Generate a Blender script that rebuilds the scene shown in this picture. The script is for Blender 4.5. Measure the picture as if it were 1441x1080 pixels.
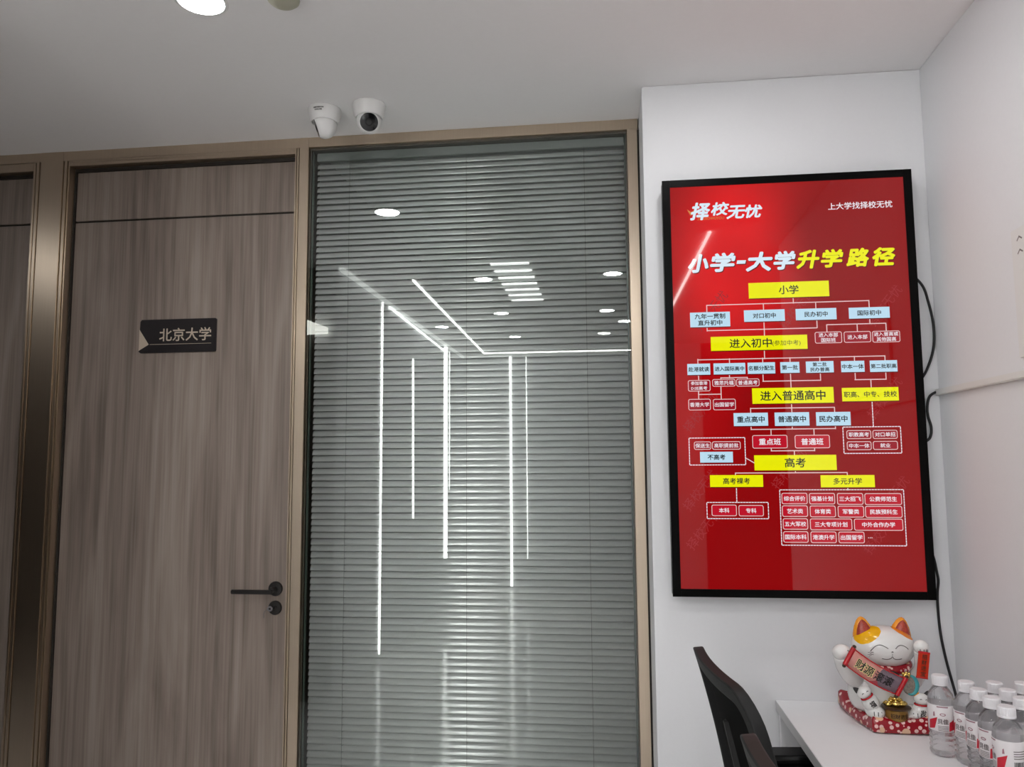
import bpy, bmesh, math, random
from mathutils import Vector, Matrix, Euler
from math import sin, cos, pi, radians, sqrt

for o in list(bpy.data.objects):
    bpy.data.objects.remove(o)
SC = bpy.context.scene
COL = SC.collection

# ------------------------------------------------------------------ camera
cam = bpy.data.cameras.new('camera')
cam.sensor_fit = 'HORIZONTAL'
cam.sensor_width = 36.0
cam.lens = 36.0 * 1101.27 / 1441.0
cam.clip_start = 0.05
cam_ob = bpy.data.objects.new('camera', cam)
COL.objects.link(cam_ob)
pitch, roll, yaw = 0.0999, -0.0067, 0.1195
fw = Vector((-sin(yaw) * cos(pitch), cos(yaw) * cos(pitch), sin(pitch)))
r0 = Vector((cos(yaw), sin(yaw), 0))
u0 = r0.cross(fw)
rt = cos(roll) * r0 + sin(roll) * u0
up = cos(roll) * u0 - sin(roll) * r0
cam_ob.matrix_world = Matrix(((rt.x, up.x, -fw.x, 0), (rt.y, up.y, -fw.y, 0), (rt.z, up.z, -fw.z, 1.5), (0, 0, 0, 1)))
SC.camera = cam_ob

# ------------------------------------------------------------------ world, exposure, lamp strengths
SC.view_settings.view_transform = 'Standard'
SC.view_settings.look = 'None'
SC.view_settings.gamma = 1.0
SC.view_settings.use_curve_mapping = False
SC.view_settings.exposure = -0.10
LAMP = 112.0          # radiance of the round downlights
STRIP = 20.0          # radiance of the LED strips
BARS = 11.0           # radiance of the bar luminaire
w = bpy.data.worlds.new('world')
SC.world = w
w.use_nodes = True
w.node_tree.nodes['Background'].inputs[0].default_value = (0.9, 0.95, 1.0, 1)
w.node_tree.nodes['Background'].inputs[1].default_value = 0.02


# ------------------------------------------------------------------ materials
def new_mat(name):
    m = bpy.data.materials.new(name)
    m.use_nodes = True
    nt = m.node_tree
    b = nt.nodes['Principled BSDF']
    return m, nt, b


def lin(r, g, b):
    f = lambda c: (c / 255 / 12.92) if c / 255 <= 0.04045 else ((c / 255 + 0.055) / 1.055) ** 2.4
    return (f(r), f(g), f(b), 1)


def plain(name, col, rough=0.5, metal=0.0, spec=0.5, bump=0.0, bscale=200.0, vary=0.04, coat=0.0):
    """procedural paint, plastic or metal: slight noise in tone and relief"""
    m, nt, b = new_mat(name)
    N, L = nt.nodes, nt.links
    tc = N.new('ShaderNodeTexCoord')
    no = N.new('ShaderNodeTexNoise')
    no.inputs['Scale'].default_value = bscale
    no.inputs['Detail'].default_value = 4
    L.new(tc.outputs['Object'], no.inputs['Vector'])
    mx = N.new('ShaderNodeMix')
    mx.data_type = 'RGBA'
    c = col if len(col) == 4 else (*col, 1)
    mx.inputs[6].default_value = tuple(x * (1 - vary) for x in c[:3]) + (1,)
    mx.inputs[7].default_value = tuple(min(1, x * (1 + vary)) for x in c[:3]) + (1,)
    L.new(no.outputs[0], mx.inputs[0])
    L.new(mx.outputs[2], b.inputs['Base Color'])
    b.inputs['Roughness'].default_value = rough
    b.inputs['Metallic'].default_value = metal
    b.inputs['Specular IOR Level'].default_value = spec
    b.inputs['Coat Weight'].default_value = coat
    if bump:
        bp = N.new('ShaderNodeBump')
        bp.inputs['Strength'].default_value = bump
        bp.inputs['Distance'].default_value = 0.002
        L.new(no.outputs[0], bp.inputs['Height'])
        L.new(bp.outputs[0], b.inputs['Normal'])
    return m


def emit(name, col, strength):
    m, nt, b = new_mat(name)
    b.inputs['Base Color'].default_value = (0.8, 0.8, 0.8, 1)
    b.inputs['Emission Color'].default_value = (*col, 1)
    b.inputs['Emission Strength'].default_value = strength
    return m


def screen_ink(name, col, s=1.0):
    """a lit colour on the display, behind its glossy front"""
    m, nt, b = new_mat(name)
    b.inputs['Base Color'].default_value = (0.004, 0.004, 0.004, 1)
    b.inputs['Roughness'].default_value = 0.03
    b.inputs['Specular IOR Level'].default_value = 0.5
    b.inputs['Emission Color'].default_value = col
    b.inputs['Emission Strength'].default_value = s
    return m


def wood_mat():
    m, nt, b = new_mat('grey_brown_oak')
    N, L = nt.nodes, nt.links
    tc = N.new('ShaderNodeTexCoord')
    mp = N.new('ShaderNodeMapping')
    mp.inputs['Scale'].default_value = (5.5, 5.5, 0.55)
    L.new(tc.outputs['Object'], mp.inputs[0])
    n1 = N.new('ShaderNodeTexNoise')
    n1.inputs['Scale'].default_value = 1.6
    n1.inputs['Detail'].default_value = 5
    n1.inputs['Distortion'].default_value = 1.3
    L.new(mp.outputs[0], n1.inputs['Vector'])
    wv = N.new('ShaderNodeTexWave')
    wv.bands_direction = 'X'
    wv.inputs['Scale'].default_value = 1.1
    wv.inputs['Distortion'].default_value = 9
    wv.inputs['Detail'].default_value = 3
    wv.inputs['Detail Scale'].default_value = 1.2
    L.new(mp.outputs[0], wv.inputs['Vector'])
    mp2 = N.new('ShaderNodeMapping')
    mp2.inputs['Scale'].default_value = (120, 120, 2.2)
    L.new(tc.outputs['Object'], mp2.inputs[0])
    n2 = N.new('ShaderNodeTexNoise')
    n2.inputs['Scale'].default_value = 1.0
    n2.inputs['Detail'].default_value = 3
    L.new(mp2.outputs[0], n2.inputs['Vector'])
    a = N.new('ShaderNodeMath')
    a.operation = 'MULTIPLY_ADD'
    a.inputs[1].default_value = 0.14
    L.new(wv.outputs['Fac'], a.inputs[0])
    L.new(n1.outputs[0], a.inputs[2])
    a2 = N.new('ShaderNodeMath')
    a2.operation = 'MULTIPLY_ADD'
    a2.inputs[1].default_value = 0.68
    L.new(n2.outputs[0], a2.inputs[0])
    L.new(a.outputs[0], a2.inputs[2])
    cr = N.new('ShaderNodeValToRGB')
    cr.color_ramp.elements[0].position = 0.42
    cr.color_ramp.elements[0].color = (0.150, 0.118, 0.098, 1)
    cr.color_ramp.elements[1].position = 0.86
    cr.color_ramp.elements[1].color = (0.320, 0.265, 0.228, 1)
    e = cr.color_ramp.elements.new(0.62)
    e.color = (0.235, 0.188, 0.158, 1)
    dv = N.new('ShaderNodeMath')
    dv.operation = 'MULTIPLY'
    dv.inputs[1].default_value = 0.72
    L.new(a2.outputs[0], dv.inputs[0])
    L.new(dv.outputs[0], cr.inputs[0])
    L.new(cr.outputs[0], b.inputs['Base Color'])
    b.inputs['Roughness'].default_value = 0.42
    b.inputs['Specular IOR Level'].default_value = 0.35
    bp = N.new('ShaderNodeBump')
    bp.inputs['Strength'].default_value = 0.12
    bp.inputs['Distance'].default_value = 0.001
    L.new(n2.outputs[0], bp.inputs['Height'])
    L.new(bp.outputs[0], b.inputs['Normal'])
    return m


def bronze_mat():
    m, nt, b = new_mat('brushed_champagne_metal')
    N, L = nt.nodes, nt.links
    tc = N.new('ShaderNodeTexCoord')
    mp = N.new('ShaderNodeMapping')
    mp.inputs['Scale'].default_value = (500, 500, 4)
    L.new(tc.outputs['Object'], mp.inputs[0])
    n = N.new('ShaderNodeTexNoise')
    n.inputs['Scale'].default_value = 1
    n.inputs['Detail'].default_value = 2
    L.new(mp.outputs[0], n.inputs['Vector'])
    cr = N.new('ShaderNodeValToRGB')
    cr.color_ramp.elements[0].color = (0.50, 0.41, 0.315, 1)
    cr.color_ramp.elements[1].color = (0.60, 0.50, 0.39, 1)
    L.new(n.outputs[0], cr.inputs[0])
    L.new(cr.outputs[0], b.inputs['Base Color'])
    b.inputs['Metallic'].default_value = 1.0
    b.inputs['Roughness'].default_value = 0.31
    return m


def glass_mat():
    """clear pane: see-through plus a mirror reflection that grows at a slant"""
    m, nt, b = new_mat('clear_glass')
    N, L = nt.nodes, nt.links
    N.remove(b)
    fr = N.new('ShaderNodeFresnel')
    fr.inputs[0].default_value = 1.75
    tr = N.new('ShaderNodeBsdfTransparent')
    tr.inputs[0].default_value = (0.975, 0.985, 0.978, 1)
    gl = N.new('ShaderNodeBsdfGlossy')
    gl.inputs['Roughness'].default_value = 0.0
    gl.inputs['Color'].default_value = (0.95, 1, 0.98, 1)
    mx = N.new('ShaderNodeMixShader')
    L.new(fr.outputs[0], mx.inputs[0])
    L.new(tr.outputs[0], mx.inputs[1])
    L.new(gl.outputs[0], mx.inputs[2])
    L.new(mx.outputs[0], N['Material Output'].inputs[0])
    return m


def edge_glass_mat():
    m, nt, b = new_mat('green_glass_edge')
    b.inputs['Base Color'].default_value = (0.12, 0.17, 0.14, 1)
    b.inputs['Roughness'].default_value = 0.15
    b.inputs['Transmission Weight'].default_value = 0.4
    return m


def pet_mat(name, tint=(0.96, 0.97, 0.98, 1), ior=1.33):
    m, nt, b = new_mat(name)
    b.inputs['Base Color'].default_value = tint
    b.inputs['Roughness'].default_value = 0.03
    b.inputs['IOR'].default_value = ior
    b.inputs['Transmission Weight'].default_value = 1.0
    N, L = nt.nodes, nt.links
    tr = N.new('ShaderNodeBsdfTransparent')
    tr.inputs[0].default_value = (0.965, 0.965, 0.97, 1)
    mx = N.new('ShaderNodeMixShader')
    mx.inputs[0].default_value = 0.62
    L.new(tr.outputs[0], mx.inputs[1])
    L.new(b.outputs[0], mx.inputs[2])
    L.new(mx.outputs[0], N['Material Output'].inputs[0])
    return m


def floral_mat():
    m, nt, b = new_mat('red_floral_glaze')
    N, L = nt.nodes, nt.links
    tc = N.new('ShaderNodeTexCoord')
    v = N.new('ShaderNodeTexVoronoi')
    v.inputs['Scale'].default_value = 62
    v.inputs['Randomness'].default_value = 0.9
    L.new(tc.outputs['Object'], v.inputs['Vector'])
    cr = N.new('ShaderNodeValToRGB')
    cr.color_ramp.interpolation = 'CONSTANT'
    cr.color_ramp.elements[0].color = lin(232, 190, 185)
    cr.color_ramp.elements[1].position = 0.34
    cr.color_ramp.elements[1].color = lin(150, 12, 30)
    L.new(v.outputs['Distance'], cr.inputs[0])
    v2 = N.new('ShaderNodeTexVoronoi')
    v2.inputs['Scale'].default_value = 24
    L.new(tc.outputs['Object'], v2.inputs['Vector'])
    cr2 = N.new('ShaderNodeValToRGB')
    cr2.color_ramp.interpolation = 'CONSTANT'
    cr2.color_ramp.elements[0].color = (1, 1, 1, 1)
    cr2.color_ramp.elements[1].position = 0.27
    cr2.color_ramp.elements[1].color = (0, 0, 0, 1)
    L.new(v2.outputs['Distance'], cr2.inputs[0])
    mx = N.new('ShaderNodeMix')
    mx.data_type = 'RGBA'
    mx.inputs[7].default_value = lin(225, 180, 150)
    L.new(cr2.outputs[0], mx.inputs[0])
    L.new(cr.outputs[0], mx.inputs[6])
    L.new(mx.outputs[2], b.inputs['Base Color'])
    b.inputs['Roughness'].default_value = 0.22
    return m


def mask_mat(name, base, spots, rough=0.18):
    """glaze with painted patches: spots = (centre, radius, colour) in the part's own coordinates"""
    m, nt, b = new_mat(name)
    N, L = nt.nodes, nt.links
    tc = N.new('ShaderNodeTexCoord')
    no = N.new('ShaderNodeTexNoise')
    no.inputs['Scale'].default_value = 40
    L.new(tc.outputs['Object'], no.inputs['Vector'])
    last = None
    for c, r, colr in spots:
        d = N.new('ShaderNodeVectorMath')
        d.operation = 'DISTANCE'
        d.inputs[1].default_value = c
        L.new(tc.outputs['Object'], d.inputs[0])
        ad = N.new('ShaderNodeMath')
        ad.operation = 'MULTIPLY_ADD'
        ad.inputs[1].default_value = 0.006
        L.new(no.outputs[0], ad.inputs[0])
        L.new(d.outputs['Value'], ad.inputs[2])
        lt = N.new('ShaderNodeMath')
        lt.operation = 'LESS_THAN'
        lt.inputs[1].default_value = r
        L.new(ad.outputs[0], lt.inputs[0])
        mx = N.new('ShaderNodeMix')
        mx.data_type = 'RGBA'
        L.new(lt.outputs[0], mx.inputs[0])
        if last is None:
            mx.inputs[6].default_value = base
        else:
            L.new(last, mx.inputs[6])
        mx.inputs[7].default_value = colr
        last = mx.outputs[2]
    L.new(last, b.inputs['Base Color'])
    b.inputs['Roughness'].default_value = rough
    return m


def screen_mat():
    """the red picture on the display: a bright red beam from the upper left over deep red"""
    m, nt, b = new_mat('red_screen_picture')
    N, L = nt.nodes, nt.links
    tc = N.new('ShaderNodeTexCoord')
    sx = N.new('ShaderNodeSeparateXYZ')
    L.new(tc.outputs['Object'], sx.inputs[0])

    def math_(op, a, bb, clamp=False):
        n = N.new('ShaderNodeMath')
        n.operation = op
        n.use_clamp = clamp
        for i, x in enumerate((a, bb)):
            if x is None:
                continue
            if isinstance(x, (int, float)):
                n.inputs[i].default_value = x
            else:
                L.new(x, n.inputs[i])
        return n.outputs[0]

    def blob(cx, cz, rx, rz, shear=0.0):
        dx = math_('SUBTRACT', math_('SUBTRACT', sx.outputs[0], cx), math_('MULTIPLY', math_('SUBTRACT', sx.outputs[2], cz), shear))
        dz = math_('SUBTRACT', sx.outputs[2], cz)
        a = math_('POWER', math_('ABSOLUTE', math_('DIVIDE', dx, rx), None), 2)
        c = math_('POWER', math_('ABSOLUTE', math_('DIVIDE', dz, rz), None), 2)
        d = math_('SQRT', math_('ADD', a, c), None)
        s = N.new('ShaderNodeMapRange')
        s.interpolation_type = 'SMOOTHSTEP'
        s.inputs[1].default_value = 0.25
        s.inputs[2].default_value = 1.0
        s.inputs[3].default_value = 1.0
        s.inputs[4].default_value = 0.0
        L.new(d, s.inputs[0])
        return s.outputs[0]
    b1 = blob(-0.17, 0.40, 0.27, 0.46, -0.12)
    b2 = blob(-0.30, 0.05, 0.20, 0.60, 0.0)
    b3 = blob(-0.10, 0.62, 0.22, 0.20, 0.3)
    t = math_('ADD', math_('MULTIPLY', b1, 0.85), math_('ADD', math_('MULTIPLY', b2, 0.25), math_('MULTIPLY', b3, 0.3)), True)
    cr = N.new('ShaderNodeValToRGB')
    cr.color_ramp.elements[0].color = (0.275, 0.001, 0.002, 1)
    cr.color_ramp.elements[1].color = (0.74, 0.003, 0.006, 1)
    L.new(t, cr.inputs[0])
    L.new(cr.outputs[0], b.inputs['Emission Color'])
    b.inputs['Emission Strength'].default_value = 1.0
    b.inputs['Base Color'].default_value = (0.003, 0.003, 0.003, 1)
    b.inputs['Roughness'].default_value = 0.02
    b.inputs['Specular IOR Level'].default_value = 0.42
    return m


M = {}
M['headrail'] = plain('grey_headrail_metal', (0.30, 0.32, 0.31), 0.35, metal=0.3, bscale=30, vary=0.03)
M['wall'] = plain('white_wall_paint', (0.785, 0.788, 0.805), 0.6, bump=0.05, bscale=90, vary=0.015)
M['ceil'] = plain('ceiling_paint', (0.86, 0.845, 0.845), 0.8, bump=0.04, bscale=60, vary=0.015)
M['floor'] = plain('polished_tile', (0.80, 0.785, 0.77), 0.06, bscale=6, vary=0.05)
M['dark_wall'] = plain('dark_panel', (0.018, 0.017, 0.017), 0.5, bscale=20, vary=0.15)
M['side_wall'] = plain('brown_panel', (0.075, 0.062, 0.052), 0.5, bscale=20, vary=0.15)
M['office_wall'] = plain('office_wall_paint', (0.5, 0.5, 0.5), 0.7, bscale=30, vary=0.03)
M['wood'] = wood_mat()
M['bronze'] = bronze_mat()
M['seal'] = plain('dark_rubber_seal', (0.018, 0.013, 0.010), 0.6)
M['glass'] = glass_mat()
M['glass_edge'] = edge_glass_mat()
M['slat'] = plain('grey_green_aluminium', (0.93, 0.932, 0.925), 0.22, metal=0.33, bscale=30, vary=0.03)
M['dim_strip'] = emit('pale_light_band', (1.0, 1.0, 0.97), 3.0)
M['light_box'] = emit('lit_light_box', (1.0, 0.97, 0.90), 9.0)
M['cord'] = plain('grey_cord', (0.06, 0.065, 0.06), 0.8)
M['lamp'] = emit('lit_diffuser', (0.985, 0.99, 1.0), LAMP)
M['strip'] = emit('lit_led_strip', (1.0, 1.0, 0.97), STRIP)
M['bars'] = emit('lit_light_bar', (1.0, 1.0, 0.98), BARS)
M['white_plastic'] = plain('white_plastic', (0.78, 0.77, 0.76), 0.35, bscale=50, vary=0.02)
M['ivory_plastic'] = plain('ivory_plastic', (0.42, 0.41, 0.32), 0.45, bscale=50, vary=0.03)
M['black_gloss'] = plain('black_gloss', (0.006, 0.006, 0.007), 0.12, bscale=50)
M['black_satin'] = plain('black_satin_metal', (0.012, 0.010, 0.009), 0.35, bscale=80)
M['bezel'] = plain('black_bezel', (0.002, 0.002, 0.002), 0.3, spec=0.08, bscale=50)
M['black_plastic'] = plain('black_plastic', (0.007, 0.007, 0.007), 0.45, spec=0.25, bscale=120, vary=0.1)
M['charcoal_plastic'] = plain('charcoal_plastic', (0.016, 0.016, 0.016), 0.5, spec=0.22, bscale=120, vary=0.1)
M['chrome'] = plain('grey_chrome', (0.16, 0.155, 0.16), 0.35, metal=1.0)
M['cable'] = plain('black_cable_sheath', (0.008, 0.008, 0.009), 0.5)
M['desk'] = plain('white_laminate', (0.86, 0.86, 0.87), 0.4, bscale=25, vary=0.015)
M['desk_edge'] = plain('grey_edge_band', (0.60, 0.60, 0.60), 0.5, bscale=25, vary=0.02)
M['plaque'] = plain('black_plaque', (0.018, 0.015, 0.016), 0.3, bscale=40, vary=0.1)
M['gold_ink'] = plain('pale_gold', (0.56, 0.47, 0.37), 0.4, metal=0.2)
M['porcelain'] = plain('white_porcelain', (0.80, 0.79, 0.77), 0.14, bscale=40, vary=0.02)
M['porcelain_head'] = mask_mat('painted_porcelain_head', (0.80, 0.79, 0.77, 1), [((-0.060, -0.026, 0.056), 0.050, lin(240, 180, 20)), ((0.062, -0.012, 0.058), 0.044, lin(232, 132, 28))])
M['ear_yellow'] = plain('orange_glaze', lin(232, 150, 40), 0.2, bscale=60, vary=0.1)
M['ear_red'] = plain('speckled_red_glaze', lin(165, 62, 45), 0.3, bscale=330, vary=0.9)
M['floral'] = floral_mat()
M['red_glaze'] = plain('red_glaze', lin(185, 25, 35), 0.2, bscale=60, vary=0.1)
M['banner'] = mask_mat('banner_glaze', lin(170, 75, 85), [((-0.03, 0.0, 0.02), 0.06, lin(205, 140, 130)), ((0.05, 0.0, 0.0), 0.045, lin(120, 105, 115))], 0.25)
M['orange_red'] = plain('orange_red_glaze', lin(200, 50, 25), 0.25, bscale=60, vary=0.08)
M['black_paint'] = plain('black_paint', (0.012, 0.010, 0.010), 0.4)
M['line_paint'] = plain('grey_line_paint', (0.10, 0.085, 0.085), 0.5)
M['cream'] = plain('cream_paint', lin(235, 215, 150), 0.35)
M['gold'] = plain('shiny_gold', (0.80, 0.58, 0.16), 0.2, metal=1.0, bscale=90, vary=0.1)
M['brown_gold'] = plain('brown_gold_glaze', lin(150, 112, 50), 0.3, metal=0.3, bscale=80, vary=0.15)
M['dark_brown'] = plain('dark_brown_glaze', lin(58, 38, 18), 0.3, bscale=60)
M['teal'] = plain('teal_glaze', lin(70, 160, 165), 0.2, bscale=70, vary=0.2)
M['grey_glaze'] = plain('mottled_grey_glaze', lin(140, 130, 120), 0.25, bscale=200, vary=0.6)
M['pet'] = pet_mat('clear_plastic_with_water')
M['cap'] = plain('white_cap_plastic', (0.80, 0.78, 0.80), 0.35, bscale=50, vary=0.02)
M['label_film'] = plain('white_label_film', (0.74, 0.70, 0.71), 0.4, bscale=50, vary=0.02)
M['label_red'] = plain('red_label_ink', lin(190, 28, 48), 0.4, bscale=60, vary=0.25)
M['label_grey'] = plain('grey_label_ink', lin(120, 112, 112), 0.5)
M['label_pink'] = plain('pink_label_ink', lin(150, 105, 115), 0.5)
M['paper'] = plain('white_board', (0.77, 0.76, 0.75), 0.5, bscale=30, vary=0.01)
M['raceway'] = plain('white_trunking', (0.76, 0.75, 0.73), 0.45, bscale=30, vary=0.02)
M['screen'] = screen_mat()
INK = {
    'yellow': screen_ink('screen_yellow', (0.86, 0.86, 0.0, 1)),
    'blue': screen_ink('screen_pale_blue', (0.52, 0.75, 0.90, 1)),
    'white': screen_ink('screen_white', (0.86, 0.83, 0.88, 1)),
    'line': screen_ink('screen_line', (0.80, 0.60, 0.60, 1)),
    'black': screen_ink('screen_dark', (0.012, 0.014, 0.016, 1)),
    'red': screen_ink('screen_red_box', (0.52, 0.006, 0.022, 1)),
    'outline_fill': screen_ink('screen_deep_red_box', (0.33, 0.006, 0.018, 1)),
    'gold': screen_ink('screen_gold', (0.62, 0.24, 0.05, 1)),
    'faint': screen_ink('screen_faint_mark', (0.33, 0.022, 0.026, 1)),
    'title': screen_ink('screen_title_white', (0.72, 0.86, 0.96, 1)),
    'shadow': screen_ink('screen_shadow', (0.10, 0.002, 0.004, 1)),
}


# ------------------------------------------------------------------ mesh helpers
def link(name, bm, mats, parent=None, loc=None, smooth=True, angle=35):
    me = bpy.data.meshes.new(name)
    bm.normal_update()
    bm.to_mesh(me)
    bm.free()
    if not isinstance(mats, (list, tuple)):
        mats = [mats]
    for m in mats:
        me.materials.append(m)
    if smooth:
        me.shade_smooth()
        me.set_sharp_from_angle(angle=radians(angle))
    o = bpy.data.objects.new(name, me)
    COL.objects.link(o)
    if parent is not None:
        o.parent = parent
    if loc is not None:
        o.location = loc
    return o


def thing(name, label, cat, loc=(0, 0, 0), rotz=0.0, group=None):
    o = bpy.data.objects.new(name, None)
    o.empty_display_size = 0.05
    COL.objects.link(o)
    o.location = loc
    o.rotation_euler = (0, 0, rotz)
    o['label'] = label
    o['category'] = cat
    if group:
        o['group'] = group
    return o


def tag(o, label, cat, group=None):
    o['label'] = label
    o['category'] = cat
    if group:
        o['group'] = group
    return o


def struct(o, label=None):
    o['kind'] = 'structure'
    if label:
        o['label'] = label
    return o


def box(bm, x0, x1, y0, y1, z0, z1, bev=0.0, mi=0, seg=2):
    r = bmesh.ops.create_cube(bm, size=1.0)
    vs = r['verts']
    for v in vs:
        v.co = Vector(((x0 + x1) / 2 + v.co.x * (x1 - x0), (y0 + y1) / 2 + v.co.y * (y1 - y0), (z0 + z1) / 2 + v.co.z * (z1 - z0)))
    fs = set(f for v in vs for f in v.link_faces)
    for f in fs:
        f.material_index = mi
    if bev > 0:
        es = list(set(e for f in fs for e in f.edges))
        bmesh.ops.bevel(bm, geom=es, offset=bev, segments=seg, affect='EDGES', clamp_overlap=True, material=mi)
    return bm


def prism(bm, pts, y0, y1, mi=0, bev=0.0):
    """polygon given in (x, z), extruded from y0 (front) to y1"""
    a = [bm.verts.new((x, y0, z)) for x, z in pts]
    c = [bm.verts.new((x, y1, z)) for x, z in pts]
    n = len(pts)
    fs = [bm.faces.new(a), bm.faces.new(c[::-1])]
    for i in range(n):
        fs.append(bm.faces.new((a[(i + 1) % n], a[i], c[i], c[(i + 1) % n])))
    bmesh.ops.recalc_face_normals(bm, faces=fs)
    for f in fs:
        f.material_index = mi
    if bev:
        es = list(set(e for e in fs[0].edges))
        bmesh.ops.bevel(bm, geom=es, offset=bev, segments=2, affect='EDGES', material=mi)
    return bm


def rrect(x0, x1, z0, z1, r, n=5):
    P = []
    for cx, cz, a0 in ((x1 - r, z1 - r, 0), (x0 + r, z1 - r, 90), (x0 + r, z0 + r, 180), (x1 - r, z0 + r, 270)):
        for i in range(n + 1):
            a = radians(a0 + 90 * i / n)
            P.append((cx + r * cos(a), cz + r * sin(a)))
    return P


def lathe(bm, prof, n=32, mi=0, mat=None, close=True):
    """profile [(r, z)] turned about z"""
    rings = []
    made = []
    for r, z in prof:
        if r < 1e-6:
            v = bm.verts.new((0, 0, z))
            rings.append([v])
            made.append(v)
        else:
            ring = [bm.verts.new((r * cos(2 * pi * i / n), r * sin(2 * pi * i / n), z)) for i in range(n)]
            rings.append(ring)
            made += ring
    fs = []
    for a, b in zip(rings, rings[1:]):
        if len(a) == 1 and len(b) == 1:
            continue
        for i in range(n):
            j = (i + 1) % n
            if len(a) == 1:
                fs.append(bm.faces.new((a[0], b[j], b[i])))
            elif len(b) == 1:
                fs.append(bm.faces.new((a[i], a[j], b[0])))
            else:
                fs.append(bm.faces.new((a[i], a[j], b[j], b[i])))
    bmesh.ops.recalc_face_normals(bm, faces=fs)
    for f in fs:
        f.material_index = mi
    if mat is not None:
        bmesh.ops.transform(bm, matrix=mat, verts=made)
    return made


def ellipsoid(bm, c, r, mi=0, rot=None, u=32, v=20):
    m = Matrix.Translation(c) @ (rot.to_4x4() if rot else Matrix.Identity(4)) @ Matrix.Diagonal((*r, 1))
    res = bmesh.ops.create_uvsphere(bm, u_segments=u, v_segments=v, radius=1.0, matrix=m)
    for vv in res['verts']:
        for f in vv.link_faces:
            f.material_index = mi
    return res['verts']


def smooth_path(pts, n=8):
    P = [Vector(p) for p in pts]
    if len(P) < 3:
        return P
    out = []
    for i in range(len(P) - 1):
        p0 = P[max(i - 1, 0)]
        p1, p2 = P[i], P[i + 1]
        p3 = P[min(i + 2, len(P) - 1)]
        for k in range(n):
            t = k / n
            out.append(0.5 * ((2 * p1) + (p2 - p0) * t + (2 * p0 - 5 * p1 + 4 * p2 - p3) * t * t + (3 * p1 - p0 - 3 * p2 + p3) * t ** 3))
    out.append(P[-1])
    return out


def tube(bm, pts, r, n=10, mi=0, closed=False, flat=1.0):
    """round tube along pts; r a number or a list"""
    P = [Vector(p) for p in pts]
    k = len(P)
    R = r if isinstance(r, (list, tuple)) else [r] * k
    up = Vector((0, 0, 1))
    rings = []
    prev = None
    for i in range(k):
        if closed:
            d = P[(i + 1) % k] - P[i - 1]
        else:
            d = P[min(i + 1, k - 1)] - P[max(i - 1, 0)]
        d.normalize()
        if prev is None:
            a = d.cross(up)
            if a.length < 1e-3:
                a = d.cross(Vector((0, 1, 0)))
        else:
            a = prev - d * prev.dot(d)
        a.normalize()
        prev = a
        b = d.cross(a)
        rings.append([bm.verts.new(P[i] + R[i] * (a * cos(2 * pi * j / n) + b * flat * sin(2 * pi * j / n))) for j in range(n)])
    fs = []
    for i in range(k if closed else k - 1):
        A, B = rings[i], rings[(i + 1) % k]
        for j in range(n):
            fs.append(bm.faces.new((A[j], A[(j + 1) % n], B[(j + 1) % n], B[j])))
    if not closed:
        fs.append(bm.faces.new(rings[0]))
        fs.append(bm.faces.new(rings[-1][::-1]))
    bmesh.ops.recalc_face_normals(bm, faces=fs)
    for f in fs:
        f.material_index = mi
    return bm


_glyphs = {}


def glyph(txt, bold=0.0, res=2, spacing=1.0, line=1.0):
    """outline of a line of writing as (verts, faces), flat in x-y, bounding box"""
    key = (txt, bold, res, spacing, line)
    if key in _glyphs:
        return _glyphs[key]
    c = bpy.data.curves.new('t', 'FONT')
    c.body = txt
    c.resolution_u = res
    c.offset = bold
    c.space_character = spacing
    c.space_line = line
    c.align_x = 'CENTER'
    o = bpy.data.objects.new('t', c)
    COL.objects.link(o)
    bpy.context.view_layer.update()
    ev = o.evaluated_get(bpy.context.evaluated_depsgraph_get())
    me = ev.to_mesh()
    V = [(v.co.x, v.co.y) for v in me.vertices]
    F = [tuple(p.vertices) for p in me.polygons]
    ev.to_mesh_clear()
    bpy.data.objects.remove(o)
    bpy.data.curves.remove(c)
    xs = [v[0] for v in V]
    ys = [v[1] for v in V]
    _glyphs[key] = (V, F, (min(xs), max(xs), min(ys), max(ys)))
    return _glyphs[key]


def write(bm, txt, cx, cz, w=None, h=None, y=0.0, mi=0, bold=0.0, shear=0.0, stretch=True, fn=None, rot=0.0, line=1.0, res=2):
    """writing centred at (cx, cz) in the x-z plane facing -y, fitted to w x h"""
    if bold > 0.012:
        # heavy lettering: overlay shifted copies, so narrow strokes stay whole
        n = 8 if bold > 0.02 else 4
        e = bold * (h or w)
        for i in range(n):
            a = 2 * pi * i / n
            write(bm, txt, cx + e * cos(a), cz + e * sin(a), w - 2 * e if w else None, h - 2 * e if h else None, y - 0.000004 * i, mi, 0.0, shear, stretch, fn, rot, line, res)
        return
    V, F, (x0, x1, y0, y1) = glyph(txt, 0.0, res, 1.0, line)
    sx = w / (x1 - x0) if w else None
    sy = h / (y1 - y0) if h else None
    if sx is None:
        sx = sy
    if sy is None:
        sy = sx
    if not stretch:
        sx = sy = min(sx, sy)
    vs = []
    for a, b in V:
        px = (a - (x0 + x1) / 2) * sx
        pz = (b - (y0 + y1) / 2) * sy
        px += shear * pz
        if rot:
            px, pz = px * cos(rot) - pz * sin(rot), px * sin(rot) + pz * cos(rot)
        p = (cx + px, y, cz + pz)
        vs.append(bm.verts.new(fn(p) if fn else p))
    for f in F:
        try:
            fc = bm.faces.new([vs[i] for i in f])
            fc.material_index = mi
        except ValueError:
            pass


def quad(bm, x0, x1, z0, z1, y, mi=0):
    f = bm.faces.new([bm.verts.new(p) for p in ((x0, y, z0), (x1, y, z0), (x1, y, z1), (x0, y, z1))])
    f.material_index = mi


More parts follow.
